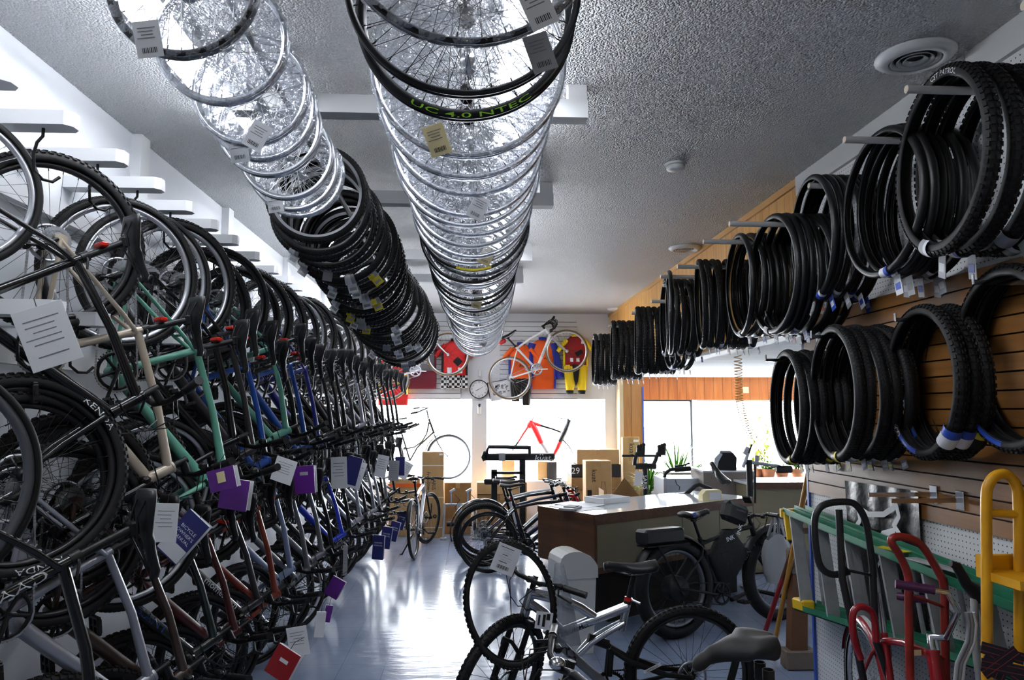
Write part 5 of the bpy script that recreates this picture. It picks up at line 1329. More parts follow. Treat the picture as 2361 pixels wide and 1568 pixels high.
for i, (px, w, h, n, m, lab) in enumerate(((1610, .22, .24, 90, LEAF, 'small bushy plant beside the window post'), (1660, .3, .5, 60, LEAFY, 'thin yellow-green plant rising behind the printer'), (1748, .3, .55, 80, LEAFY, 'sparse plant with yellow leaves behind the hose nozzle'), (1772, .32, .26, 140, LEAF, 'low bushy plant left of the pale feathery one'), (1803, .3, .24, 140, LEAF, 'low dark bushy plant on the ledge'), (1838, .3, .40, 200, LEAF, 'feathery green plant nearest the blue wall edge'), (1770, .45, 1.0, 90, LEAFY, 'tall trailing plant with yellowing leaves by the tyres'))):
    p = at(px, 1090, SY); leafy('leafy_plant', lab, (p.x, SY + (.1 if h > .5 else 0), .76), w, h, n, 20 + i, m, .05 if m is LEAFY else .035)
# hitch rack on a lettered white post between the plants
YR = 9.6; e = empty('hitch_rack', 'black hitch rack with upright cradles and white lettered post before the side window', 'bike rack')
for x0 in (1463, 1511):
    ob('arm', MB().tube([at(x0 + (0 if x0 < 1500 else -5), 1073, YR), at(x0 + 1, 1060, YR), at(x0 + 5, 1046, YR), at(x0 + 15, 1042, YR)], .028, 8), MBLK, e)
    for k in range(3): ob('cradle', MB().tube([at(x0 + 8 + k * 6, 1050, YR), at(x0 + 9 + k * 6, 1031 - k * 2, YR)], .024, 8).sphere(at(x0 + 9 + k * 6, 1030 - k * 2, YR), .03, 8), MBLK, e)
ob('crossbar', MB().tube([at(1434, 1051, YR), at(1524, 1051, YR)], .015, 8).tube([at(1464, 1075, YR), at(1512, 1075, YR)], .04, 8), MBLK, e)
ob('post', MB().tube([at(1487, 1078, YR), V((at(1489, 1100, YR).x, YR, .03))], .035, 10).box((0, 0, 0), (.5, .5, .03), T(at(1489, 1100, YR).x, YR, .015)), MBLK, e)
M = T(at(1487, 1112, YR - .04)) @ RX(PI / 2) @ RZ(-PI / 2); mb = MB(); put_text(mb, 'SARIS', .075, M, 0, .003); ob('lettering', mb, INKW, e)
ob('card_tag', MB().bb(-.05, .05, -.002, .002, -.19, .0, RY(.15)), WHP, e, T(at(1474, 1086, YR - .06)))
# open cardboard box behind the counter
p = at(1440, 1150, 8.6); e = empty('open_carton', 'open cardboard box with raised pointed flap behind the counter', 'box', T(p.x, 8.6, 0))
ob('carton', MB().bb(-.22, .22, 0, .35, 0, .76), CARDD, e); ob('flap', MB().prism([(-.20, .76), (.22, .76), (.0, 1.03)], -.006, .0), CARDD, e); ob('side_flap', MB().prism([(-.24, .76), (-.22, .76), (-.24, .88)], 0, .35), CARD, e)
# exercise bars before the window
e = empty('bar_display', 'black curved handlebar unit on a stalk before the side window', 'handlebar', None); YH = 9.0
ob('stalk', MB().tube([at(1531, 1105, YH), at(1534, 1092, YH), at(1545, 1083, YH), at(1562, 1081, YH)], .022, 8), MBLK, e)
ob('grip', MB().tube([at(1556, 1083, YH), at(1592, 1080, YH)], .03, 8), PBLK, e); ob('lever', MB().tube([at(1555, 1075, YH), at(1575, 1073, YH), at(1590, 1068, YH)], .012, 6), MBLK, e)

# ------------------------------------------------------------------ waste bin
p = atz(1322, 1500, 0); e = empty('waste_bin', 'white plastic waste bin with sloped swing lid in front of the counter', 'bin', T(p.x, p.y, 0) @ RZ(.25))
BINM = mat('bin_white', (214, 214, 210), .4)
ob('body', MB().loft([[(-.12, -.10, 0), (.12, -.10, 0), (.12, .10, 0), (-.12, .10, 0)], [(-.14, -.12, .56), (.14, -.12, .56), (.14, .12, .56), (-.14, .12, .56)]], smooth=False), BINM, e)
ob('lid', MB().prism([(-.152, .55), (.152, .55), (.152, .62), (.145, .645), (.125, .675), (.10, .70), (.07, .722), (.035, .738), (0, .746), (-.04, .748), (-.08, .742), (-.115, .728), (-.138, .705), (-.15, .67)], -.13, .13), BINM, e); ob('swing_flap', MB().prism([(.153, .60), (.157, .625), (.128, .68), (.102, .706), (.098, .698), (.12, .672), (.148, .62)], -.10, .10), WHT, e)
# ------------------------------------------------------------------ big black e-bike before the counter
a, b = atz(1562, 1472, 0), atz(1785, 1432, 0); d = (b - a).normalized(); up = V((-.05 * d.y, .05 * d.x, 1)).normalized(); yv = up.cross(d).normalized(); M = basis(d, yv, d.cross(yv), a)
e, D = make_bike('electric_bicycle', 'black fat-tyred e-bike leaning before the counter', 'fat', M, MBLK, MBLK, rim=GRIM, refl=False, spoke=BSPK, seat=LEA)
s = D['s']
ob('battery_box', MB().box((0, 0, 0), (.40, .15, .12), bev=.02), PBLK, e, T(-.12, 0, .80)); ob('rack', MB().tube([(-.2, .08, .73), (0, .07, .39)], .008, 6).tube([(-.2, -.08, .73), (0, -.07, .39)], .008, 6).bb(-.3, .12, -.07, .07, .725, .735), MBLK, e)
ob('top_bag', MB().box((0, 0, 0), (.26, .12, .17), RY(.35), bev=.035), mat('bag_black', (24, 24, 26), .35), e, T(.68, 0, .93)); mb = MB(); put_text(mb, 'ROCKBROS', .02, T(.70, -.0625, .95) @ RX(PI / 2) @ RZ(-.3)); ob('lettering', mb, INKG, e)
ob('display', MB().box((0, 0, 0), (.02, .09, .07), RY(-.5), bev=.006), PBLK, e, T(.86, .02, 1.03))
ob('fender', MB().ring([(.40, -.05), (.42, -.03), (.425, 0), (.42, .03), (.40, .05)], 40, T(0, 0, s.R), 0, True, False, PI * .2, PI * .85), MBLK, e); ob('front_fender', MB().ring([(.40, -.05), (.42, -.03), (.425, 0), (.42, .03), (.40, .05)], 40, T(s.fa), 0, True, False, PI * .4, PI * .8), MBLK, e)
mb = MB(); tube_text(mb, 'VIKING', .075, lerp(s.bb, s.hb, .42), lerp(s.bb, s.hb, .95), .032, (0, -1, .15), 0, 1.15, .003); ob('lettering', mb, INKG, e)
ob('motor', MB().ring([(.001, -.07), (.09, -.07), (.1, -.04), (.1, .04), (.09, .07), (.001, .07)], 24, T(0, 0, s.R), closed=False), MBLK, e); ob('seat_badge', MB().disc(.02, -.002, .002, 20), BLUC, e, T(.17, -.085, .95))
# cloth over its frame and carrier bag on the bar
MW = M
def W(p): return MW @ V(p)
cl = empty('draped_jacket', 'black jacket with white lettering tied over the e-bike frame', 'jacket')
rows = []
for i in range(11):
    t = i / 10; ww = (.05 + .17 * math.sin(min(1, t * 1.5) * PI / 2) * (1 if t < .5 else 1 - (t - .5) * 1.75)) ; row = []
    for k in range(17):
        a_ = 2 * PI * k / 16; row.append(W((.58 - .04 * t + ww * math.cos(a_) * (1.0 + .06 * math.sin(3 * a_ + t * 5)), (.045 + .035 * math.sin(t * PI)) * math.sin(a_) * 1.0 - .01, .80 - .42 * t)))
    rows.append(row)
ob('cloth', MB().grid(rows), mat('black_cloth', (22, 23, 26), .8, bump=.3, bscale=40), cl)
for x_, z_, r_, st in ((.66, .80, 1.15, 'INK'), (.55, .735, .25, 'INK')):
    mb = MB(); put_text(mb, st, .055, MW @ T(x_, -.075, z_) @ RX(PI / 2) @ RZ(r_), 0, .004); ob('lettering', mb, INKW, cl)
c = W(D['c'] + V((.0, -.24, .0))); e = empty('carrier_bag', 'grey plastic carrier bag hanging from the e-bike handlebar', 'bag')
PLAS = mat('bag_plastic', (148, 150, 154), .35, alpha=.93); rows = []
for i in range(12):
    t = i / 11; z = -.16 - .37 * t; wx = .075 + .055 * math.sin(min(1, t * 2) * PI / 2) - (.02 if t > .9 else 0); row = []
    for k in range(25):
        a_ = 2 * PI * k / 24; f = 1 + .10 * math.sin(5 * a_ + .7) * (1 - t * .5) + .05 * math.sin(9 * a_ + 4 * t); row.append(c + V((wx * f * math.cos(a_) + .02 * t, .055 * f * math.sin(a_), z - (.03 * math.cos(2 * a_) if i == 0 else 0))))
    rows.append(row)
bm = MB().grid(rows); ob('bag_body', bm, PLAS, e)
ob('bag_bottom', MB().add(rows[-1][:24], [tuple(range(24))]), PLAS, e)
for q in (-.045, .045): ob('loop', MB().tube([c + V((q - .015, .02, -.16)), c + V((q * .5, .0, -.02)), c + V((q * .4, 0, .02)), c + V((q * .5 + .01, -.02, -.02)), c + V((q + .02, -.02, -.16))], .014, 6, flat=.25), PLAS, e)
# ------------------------------------------------------------------ foreground bikes
CHRP = mat('polished_alloy', (190, 193, 200), .2, .9)
# silver full suspension bike facing left, front wheel turned towards the camera
RB = V((atz(1580, 1555, .33).x, 4.12, 0)); fwd = V((-1, -.03, 0)).normalized(); M = basis(fwd, V((-fwd.y, fwd.x, 0)), (0, 0, 1), RB)
D = bike_meshes('trail'); 
_sp = spec('trail'); _R = _sp.R
e, D = make_bike('mountain_bicycle', 'silver full-suspension mountain bike with a spare tyre over its handlebar', 'trail', M, MBLK, MBLK, rim=DRIM, refl=False, steer=math.radians(48), spoke=BSPK, tyre=RUB)
for c in list(e.children):
    if c.name.startswith('frame') or c.name.startswith('seat_post') or c.name.startswith('saddle'): bpy.data.objects.remove(c)
s = D['s']; k = 4.12 / 1700
def q_(px, py, y=0.0):
    return V(((1580 - px) * k, y, CAMZ - (py - 951) * k))
mb = MB()
mb.tube([s.hb, s.ht], .027, 14); mb.tube([lerp(s.hb, s.ht, .85), q_(1262, 1362), q_(1300, 1372), q_(1332, 1386), q_(1366, 1408)], [.028, .028, .026, .024, .022], 12)
mb.tube([q_(1286, 1440), q_(1440, 1386)], .026, 14); mb.tube([lerp(s.hb, s.ht, .5), q_(1250, 1395), q_(1290, 1436)], .026, 12)
mb.tube([q_(1441, 1376), q_(1425, 1438)], .021, 12)
for y in (-.02, .02): mb.tube([q_(1430, 1420, y), q_(1390, 1440, y * 1.5), q_(1355, 1460, y * 1.6), q_(1328, 1486, y)], .014, 10)
ob('frame', mb, CHRP, e)
dt = ob('down_tube', MB().tube([q_(1255, 1430), q_(1310, 1487), s.bb], .026, 14).tube([V(s.bb) + V((0, -.036, 0)), V(s.bb) + V((0, .036, 0))], .026, 12), P_GREY, e)
mb = MB(); tube_text(mb, 'VRX', .062, q_(1262, 1437), q_(1335, 1513), .0265, (0, 1, .25), 0, 1.6, .006)
tube_text(mb, 'SUMMIT', .036, q_(1290, 1441), q_(1358, 1417), .0265, (0, 1, .05), 0, 1.1, .003); ob('lettering', mb, INK, e)
mb = MB()
for y in (-.05, .05): mb.tube([q_(1398, 1474, y * .3), q_(1440, 1500, y), q_(1520, 1530, y), V((0, y * 1.25, s.R))], [.018, .016, .015, .01], 8); mb.tube([q_(1400, 1476, y * .3), q_(1394, 1532, y * .5)], .018, 8); mb.tube([V(s.bb) + V((0, y * .6, 0)), V((.1, y, s.R - .02)), V((0, y * 1.25, s.R))], .011, 8)
ob('swing_arm', mb, MBLK, e); ob('shock', MB().tube([q_(1395, 1468), q_(1350, 1452)], .026, 10), MBLK, e)
ob('maker_label', MB().box((0, 0, 0), (.10, .002, .017)), WHP, e, T(q_(1487, 1512) + V((0, .071, 0))) @ RY(.42))
mb = MB(); put_text(mb, 'SHIMANO', .016, T(q_(1487, 1512) + V((0, .0735, 0))) @ RY(.42) @ RZ(PI) @ RX(PI / 2), 0, .0005); ob('lettering', mb, INK, e)
ob('seat_post', MB().tube([q_(1441, 1376), q_(1456, 1318)], .0145, 12).tube([q_(1440, 1380), q_(1443, 1368)], .022, 12), MBLK, e); ob('collar', MB().tube([q_(1441.5, 1374), q_(1443.5, 1366)], .0225, 12), RED, e); ob('release_lever', MB().tube([q_(1448, 1370, .02), q_(1464, 1375, .05)], .006, 6), SILV, e)
ob('saddle', saddle_mesh(.29, .16, .045, .055), LEA, e, T(q_(1462, 1298)) @ RY(.03))
# spare tyre looped over its bar, tags
c = at(1176, 1392, 3.86)
o = tag(link('spare_tyre_loop', tyre_mesh(.335, .054, 2, 80), [RUB, TAN], None, T(c) @ RY(-.16) @ RX(-.10) @ Matrix.Diagonal((.70, 1, .95, 1))), 'knobbly black tyre looped over the handlebar of the silver mountain bike', 'tyre')
TG = MB().box((0, 0, 0), (.12, .002, .14), bev=.0008)
for j in range(14): TG.box((-.03 + .0045 * j, -.0016, -.042), (.0012 + .001 * (j % 3), .0006, .018), mi=1)
for j in range(7): TG.box((-.01 + .006 * (j % 3), -.0016, .055 - .012 * j), (.07 - .014 * (j % 4), .0006, .003), mi=2 if j % 3 else 1)
e2 = tag(ob('repair_tag', TG, [WHP, INK, mat('faint_ink', (196, 198, 204), .6)], None, T(at(1166, 1290, 3.80)) @ RY(.38)), 'white repair tag with barcode on the handlebar by the spare tyre', 'tag')
e2 = tag(ob('price_tag', MB().box((0, 0, 0), (.085, .002, .085), bev=.0008).box((.0, -.0016, 0), (.014, .001, .06), mi=1).box((.02, -.0016, .02), (.018, .001, .03), mi=1).box((-.025, -.0016, 0), (.01, .001, .05), mi=1), [WHP, INK], None, T(at(1254, 1431, 3.80)) @ RY(.14)), 'small white price tag stuck on the spare tyre loop', 'tag')
# thin carrier bag on the far bar end
c = at(1289, 1296, 4.02); e = empty('clear_bag', 'thin grey plastic bag hanging from the bar end beside the bin', 'bag'); rows = []
for i in range(10):
    t = i / 9; row = []
    for kk in range(17):
        a_ = 2 * PI * kk / 16; f = 1 + .16 * math.sin(4 * a_ + 2 * t); row.append(c + V(((.025 + .05 * t) * f * math.cos(a_) + .03 * t, .03 * f * math.sin(a_), -.01 - .42 * t)))
    rows.append(row)
ob('bag_body', MB().grid(rows), clearmat('thin_plastic', (220, 224, 230), .12, .2, (.62, .63, .66), .8, 20, .15), e)
# black comfort bike in front of it
a = V((1.20, 2.72, 0)); M = basis((-1, 0, 0), (0, -1, 0), (0, 0, 1), a)
e, D = make_bike('comfort_bicycle', 'black bike with wide padded saddle at the bottom of the aisle', 'hybrid', M, MBLK, MBLK, rim=DRIM, refl=False, steer=.08, spoke=BSPK)
for c in list(e.children):
    if c.name.startswith('saddle'): bpy.data.objects.remove(c)
sd = MB(); R = []
for i in range(15):
    t = i / 14; x = -.12 + .28 * t; wd = .125 * (math.sin(min(1, .25 + t * 2.2) * PI / 2)) * (1 if t < .35 else 1 - .78 * min(1, (t - .35) / .45) ** 1.1)
    zt = .045 * (1 - ((t - .25) / .75) ** 2) - .01 * (t > .9); R.append([(x, wd * math.cos(2 * PI * kk / 20), zt + (.035 if math.sin(2 * PI * kk / 20) > 0 else .055) * math.sin(2 * PI * kk / 20) * (1 - .35 * t) + (.018 * abs(math.cos(2 * PI * kk / 20)) if t < .4 else 0)) for kk in range(20)])
for f_, dx in ((.75, .012), (.4, .02), (.08, .023)): R.append([(R[14][0][0] + dx, p[1] * f_, R[14][0][2] * 0 + p[2] * f_ - .03 * (1 - f_)) for p in R[14]])
R = [[(R[0][0][0] - .012, p[1] * .7, p[2] * .7) for p in R[0]]] + R
sd.loft(R)
for y in (-.04, .04): sd.ring([(.018, -.03), (.021, -.03), (.021, .03), (.018, .03)], 14, T(-.08, y, -.06) @ RX(PI / 2))
ob('saddle', sd, RUBD, e, T(D['top'] + V((-.02, 0, .0))))
ob('bell', MB().sphere((0, 0, 0), .03, 14, sc3=(1, 1, .7)), CHROME, e, T(D['c'] + V((-.0, .12, .03))))
# ------------------------------------------------------------------ ladder, trucks and tools by the right wall
GRN = mat('ladder_green', (38, 118, 88), .45, c2=(30, 104, 78), scale=6); YPL = mat('yellow_plastic', (226, 186, 34), .4)
e = empty('step_ladder', 'green step ladder with aluminium steps lying on its side along the right wall', 'ladder')
ua, ub = V((2.02, 4.70, 1.15)), V((2.0, 2.4, 1.056)); la, lb = V((2.05, 4.65, .566)), V((2.05, 2.4, .84))
def chan(a, b, w=.075, h=.026, off=V((0, 0, 0))):
    M_ = seg(a + off, b + off); L_ = (b - a).length; mb = MB()
    mb.bb(0, L_, -w / 2, w / 2, -h / 2, -h / 2 + .005, M_).bb(0, L_, -w / 2, -w / 2 + .005, -h / 2, h / 2 + .012, M_).bb(0, L_, w / 2 - .005, w / 2, -h / 2, h / 2 + .012, M_)
    return mb
for o_ in (V((0, 0, 0)), V((.085, .02, .012))):
    ob('rail', chan(ua, ub, off=o_), GRN, e); ob('rail', chan(la, lb, off=o_), GRN, e)
for i in range(7):
    t = .045 + i * .15; a, b = lerp(ua, ub, t), lerp(la, lb, t + .004); M_ = seg(a, b, (0, 1, 0)); L_ = (b - a).length
    st = MB(); st.bb(0, L_, -.035, .035, -.002, .002, M_)
    for y in (-.035, -.012, .012, .035): st.bb(0, L_, y - .002, y + .002, -.002, .014, M_)
    ob('step', st, DALU, e)
    a, b = lerp(ua, ub, t + .03) + V((.085, .02, 0)), lerp(la, lb, t + .03) + V((.085, .02, 0)); ob('brace', MB().tube([a, b], .011, 8), ALU, e)
ob('top_cap', MB().box((0, 0, 0), (.02, .10, .05), seg(ua + V((0, .01, -.01)), ub)).prism([(0, 0), (.03, 0), (.07, -.16), (.06, -.17)], -.04, .04, seg(ua, ub)), YPL, e); ob('foot_cap', MB().box((0, 0, 0), (.16, .08, .07), seg(la + V((0, -.05, .03)), lb), bev=.01), YPL, e)
ob('sticker', MB().ring([(.001, 0), (.03, 0), (.03, .001), (.001, .001)], 20, T(lerp(ua, ub, .33) + V((0, 0, -.005))) @ RX(PI / 2)), WHP, e)
tag(ob('paper_scrap', MB().box((0, 0, 0), (.05, .16, .004), RZ(.3)), YEL, None, T(lerp(ua, ub, .52) + V((0, 0, .028)))), 'crumpled yellow paper lying on the ladder rail', 'paper')
tag(ob('flat_bar', MB().box((0, 0, 0), (.055, .30, .006)), DALU, None, T(lerp(ua, ub, .66) + V((0, 0, .034))) @ RZ(.1)), 'flat grey metal plate lying on the ladder rail', 'metal plate')
BTUB = mat('truck_black', (34, 34, 36), .4); RTUB = mat('truck_red', (148, 40, 30), .4, c2=(120, 32, 26), scale=14); YTUB = mat('truck_yellow', (226, 164, 22), .4, c2=(206, 146, 22), scale=8)
# black hand truck
def P3(pts, Y): return [at(x, y, Y) for x, y in pts]
e = empty('hand_truck', 'black hand truck with two looped handles against the green ladder', 'hand truck', None, 'hand trucks by the wall'); Y1 = 3.55
ob('handle', MB().tube(crom(P3([(1957, 1318), (1922, 1325), (1896, 1312), (1884, 1280), (1878, 1215), (1884, 1180), (1905, 1162), (1950, 1157), (1975, 1166), (1995, 1200), (2006, 1260), (2014, 1330)], Y1)), .0165, 10), BTUB, e)
ob('cross_plate', MB().tube(P3([(1936, 1298), (1955, 1315), (2006, 1326)], Y1), .018, 6, flat=.4), BTUB, e)
fz = lambda x, Y: V((at(x, 1100, Y).x, Y - .12, .14))
for a, b in (((1934, 1175), 1975), ((2012, 1320), 2060)): ob('upright', MB().tube([at(a[0], a[1], Y1), at(a[0] + 8, a[1] + 160, Y1 - .03), fz(b, Y1)], .017, 10), BTUB, e)
ob('toe_plate', MB().bb(-.2, .2, -.22, 0, 0, .008), BTUB, e, T(at(2017, 1100, Y1).x, Y1 - .14, .0))
def wheel_small(par, c, r=.12, ax='X'):
    w_ = ob('wheel', MB().ring([(r * .55, -.022), (r, -.026), (r * 1.03, 0), (r, .026), (r * .55, .022)], 28, RZ(PI / 2)), RUB, par, T(c)); ob('hub', MB().disc(r * .55, -.012, .012, 20, RZ(PI / 2)), GRP, w_)
for q in (-.17, .17): wheel_small(e, V((at(2017, 1100, Y1).x + q, Y1 - .05, .124)))
# red hand truck
e = empty('hand_truck', 'red hand truck with tapered loop handle beside the black one', 'hand truck', None, 'hand trucks by the wall'); Y2 = 3.05
ob('frame', MB().tube(crom(P3([(2098, 1560), (2095, 1400), (2094, 1330), (2075, 1282), (2056, 1252), (2060, 1240), (2080, 1238), (2108, 1246), (2130, 1264), (2160, 1312), (2176, 1350), (2178, 1420), (2180, 1560)], Y2)) , .0165, 10), RTUB, e)
for y in (1382, 1500): ob('cross_plate', MB().tube(P3([(2095, y - 8), (2130, y), (2178, y + 18)], Y2 + .005), .02, 6, flat=.4), RTUB, e)
x0, x1 = at(2098, 1560, Y2), at(2180, 1560, Y2)
for p in (x0, x1): ob('leg', MB().tube([p, V((p.x, Y2 - .06, .1))], .0165, 10), RTUB, e)
ob('toe_plate', MB().bb(-.2, .2, -.22, 0, 0, .008), RTUB, e, T((x0.x + x1.x) / 2, Y2 - .06, 0))
for p in (x0, x1): wheel_small(e, V((p.x + (.06 if p is x1 else -.06), Y2 + .02, .124)))
ob('label_sticker', MB().box((0, 0, 0), (.03, .002, .022)), CRM, e, T(at(2116, 1505, Y2 - .022)))
# yellow platform truck with straps
e = empty('hand_truck', 'tall yellow truck with shelf plate and dark straps at the right edge', 'hand truck', None, 'hand trucks by the wall'); Y3 = 2.62
ob('loop', MB().tube(crom(P3([(2276, 1560), (2275, 1300), (2274, 1150), (2282, 1112), (2302, 1094), (2324, 1096), (2343, 1120), (2348, 1160), (2350, 1300), (2351, 1560)], Y3)), .0185, 12), YTUB, e)
ob('cross_bar', MB().tube(P3([(2276, 1182), (2320, 1185), (2351, 1187)], Y3), .015, 10), YTUB, e)
p = at(2276, 1318, Y3); ob('shelf_plate', MB().bb(0, .23, -.16, .06, -.03, 0).bb(0, .23, .03, .06, 0, .05), YTUB, e, T(p))
for x in (2276, 2351): q = at(x, 1560, Y3); ob('leg', MB().tube([q, V((q.x, Y3, .1))], .0185, 10), YTUB, e)
ob('base', MB().bb(-.02, .23, -.25, .05, .1, .13), YTUB, e, T(at(2276, 1100, Y3).x, Y3, 0))
for q in (.01, .19): wheel_small(e, V((at(2276, 1100, Y3).x + q, Y3 - .05, .09)), .085)
STR = mat('strap_black', (30, 26, 34), .7); STRR = mat('strap_red', (140, 40, 44), .7)
e = empty('ratchet_strap', 'dark webbing strap with red edge lines wound round the yellow truck', 'strap')
for a, b in (((2262, 1492), (2361, 1520)), ((2270, 1512), (2361, 1568)), ((2268, 1555), (2345, 1500)), ((2300, 1568), (2330, 1500)), ((2262, 1530), (2361, 1550))):
    A_, B_ = at(a[0], a[1], Y3 - .03), at(b[0], b[1], Y3 - .03 - rnd.uniform(0, .02)); M_ = seg(A_, B_); L_ = (B_ - A_).length
    w_ = ob('webbing', MB().bb(0, L_, -.002, .002, -.02, .02, M_), STR, e); ob('edge_line', MB().bb(0, L_, -.0026, .0026, .009, .0115, M_).bb(0, L_, -.0026, .0026, -.0115, -.009, M_), STRR, w_)
# stick vacuum and cables
e = empty('stick_vacuum', 'black handled stick vacuum standing between red and yellow trucks', 'vacuum cleaner'); Y4 = 2.85
ob('handle', MB().tube(P3([(2192, 1300), (2205, 1304), (2228, 1345), (2250, 1362), (2262, 1385)], Y4), [.012, .018, .022, .034, .022], 10), MBLK, e)
ob('tube', MB().tube([at(2246, 1380, Y4), at(2250, 1500, Y4), V((at(2256, 1100, Y4).x, Y4, .12))], .014, 10), DALU, e)
ob('head', MB().bb(-.12, .12, -.1, .06, 0, .12, bev=.03), MBLK, e, T(at(2256, 1100, Y4).x, Y4, 0))
for i, (dx, c) in enumerate(((0, GRP), (7, WHP), (-8, GRP))):
    tag(ob('extension_cable', MB().tube(P3([(2236 + dx, 1412), (2242 + dx, 1440), (2238 + dx, 1480), (2215 + dx, 1530), (2210 + dx, 1575)], Y4 - .05) + [V((at(2210, 1100, Y4).x, Y4 - .05, .02))], .008, 8), c, None), ('thick grey cable', 'white cable', 'second grey cable')[i] + ' hanging beside the stick vacuum', 'cable')
# red cruiser bike facing the camera along the wall
a = V((2.02, 3.82, 0)); d = V((-.2, -.98, 0)).normalized(); M = basis(d, V((-d.y, d.x, 0)), (0, 0, 1), a)
CRR = mat('cruiser_red', (150, 26, 34), .25, coat=.4)
e, D = make_bike('cruiser_bicycle', 'red cruiser bike with white-walled tyres and purple grips by the trucks', 'hybrid', M, CRR, CRR, rim=SILV, refl=False, steer=math.radians(72), spoke=STEEL, saddle=False)
s = D['s']
for c in list(e.children):
    if c.name.startswith('handlebar') or c.name.startswith('seat_post') or c.name.startswith('cable'):
        for g in list(c.children): bpy.data.objects.remove(g)
        bpy.data.objects.remove(c)
for wn in ('rear_wheel', 'front_wheel'):
    for c in e.children:
        if c.name.startswith(wn): ob('white_wall', MB().ring([(s.R - .012, -.0185), (s.R - .034, -.0185)], 60, None, 0, True, False).ring([(s.R - .034, .0185), (s.R - .012, .0185)], 60, None, 0, True, False), WHT, c)
ob('seat_post', MB().tube([s.st, V(s.st) + V((-.05, 0, .17))], .014, 10), CHROME, e)
ob('mudguard', MB().ring([(.352, -.03), (.372, -.02), (.378, 0), (.372, .02), (.352, .03)], 36, T(0, 0, s.R), 0, True, False, PI * .1, PI * .9), CRR, e); ob('mudguard_stripe', MB().ring([(.379, -.012), (.3795, .012)], 36, T(0, 0, s.R), 0, True, False, PI * .12, PI * .88), WHT, e)
ax = (V(s.ht) - V(s.hb)).normalized(); S = T(s.hb) @ Matrix.Rotation(math.radians(72), 4, ax) @ T(-V(s.hb)); t0 = V(s.ht) + ax * .05
mb = MB().tube([s.ht, t0, t0 + V((.05, 0, .015))], .016, 10); c0 = t0 + V((.055, 0, .015))
mb.tube([c0 + V((-.17, -.30, .13)), c0 + V((-.03, -.27, .15)), c0 + V((.02, -.17, .10)), c0 + V((.0, -.05, 0)), c0 + V((0, .05, 0)), c0 + V((.02, .17, .10)), c0 + V((-.03, .27, .15)), c0 + V((-.17, .30, .13))], .0115, 10)
hb = ob('handlebar', mb, CHROME, e, S); GP = mat('grip_purple', (72, 28, 66), .4)
for q in (-1, 1):
    A_, B_ = c0 + V((-.07, q * .282, .145)), c0 + V((-.20, q * .305, .125)); ob('grip', MB().tube([lerp(A_, B_, j / 9) for j in range(10)], [.0185, .0165] * 5, 10), GP, hb)
# small red loop and rod
tag(ob('lock_loop', MB().tube(crom(P3([(1985, 1520), (1968, 1470), (1966, 1420), (1975, 1402), (1992, 1400), (2010, 1412), (2018, 1440), (2020, 1480)], 3.3)), .015, 10), CRR), 'red bent tube loop in front of the black truck', 'tube loop')
# poles, carpeted post
tag(ob('broom_pole', MB().tube([V((2.24, 5.58, .0)), at(1868, 1068, 4.80)], .017, 10), mat('pole_wood', (176, 126, 46), .5)), 'yellow wooden pole leaning on the blue wall edge', 'pole')
e = tag(ob('broom_pole', MB().tube([V((2.20, 5.72, .0)), lerp(V((2.20, 5.72, 0)), at(1888, 1080, 4.82), .42)], .017, 10), mat('pole_red', (140, 26, 32), .45)), 'red and brown pole leaning behind the yellow one', 'pole')
ob('brown_end', MB().tube([lerp(V((2.20, 5.72, 0)), at(1888, 1080, 4.82), .42), at(1888, 1080, 4.82)], .0165, 10), mat('pole_brown', (84, 52, 34), .5), e)
p = atz(1846, 1545, 0); CARP = mat('carpet_grey', (118, 106, 94), .95, bump=.6, bscale=200); e = empty('carpet_post', 'brown wooden board with grey carpet on both ends by the wall end', 'post', T(p.x, p.y, 0) @ RY(.0))
ob('board', MB().prism([(-.07, .0), (.05, .0), (.085, .80), (-.02, .80)], 0, .09), mat('board_brown', (96, 62, 36), .6), e); ob('carpet_foot', MB().bb(-.10, .12, -.02, .11, 0, .13, bev=.01), CARP, e); ob('carpet_top', MB().box((.03, .045, .73), (.13, .12, .17), bev=.012), CARP, e)
# fox banner, empty chrome hooks
XBN = XR - .035
def W2(x, y): return atx(1750 + x / 3.028, 1050 + y / 3.028, XBN)
e = empty('hanging_banner', 'glossy black plastic banner with white animal head outline on the right wall', 'banner')
tl, tr = atx(1946, 1108, XBN), atx(2117, 1133, XBN); rows = []
for i in range(19):
    t = i / 18; row = []
    for kk in range(25):
        u = kk / 24; y = tl.y + (tr.y - tl.y) * u; row.append((XBN + .004 + .006 * math.sin(u * 23 + t * 3) * (1 - .6 * t), y, tl.z + (tr.z - tl.z) * u - t * .78))
    rows.append(row)
ob('sheet', MB().grid(rows), mat('banner_black', (12, 12, 14), .38, spec=.3, bump=.3, bscale=24), e)
mb = MB()
def stroke(pts, w=.012):
    P = [W2(*q) - V((.012, 0, 0)) for q in pts]
    for a, b in zip(P[:-1], P[1:]):
        n = V((1, 0, 0)).cross((b - a).normalized()) * w; mb.add([a - n, a + n, b + n, b - n], [(0, 1, 2, 3)])
    for j, p in enumerate(P): mb.add([p + V((-.0006, w * math.cos(PI * k / 8), w * math.sin(PI * k / 8))) for k in range(16)], [tuple(range(16))])
stroke([(670, 600), (690, 500), (718, 455), (702, 360), (780, 412), (885, 412), (975, 352), (992, 425), (958, 490), (1000, 555), (1000, 625)], .015)
ob('head_outline', mb, INKW, e)
for pts_, w_ in (([(860, 590), (880, 548), (955, 528)], .016), ([(770, 520), (795, 545), (800, 575)], .014), ([(862, 735), (835, 790), (812, 825)], .009)):
    mb = MB(); stroke(pts_, w_); ob('face_mark', mb, INKW, e)
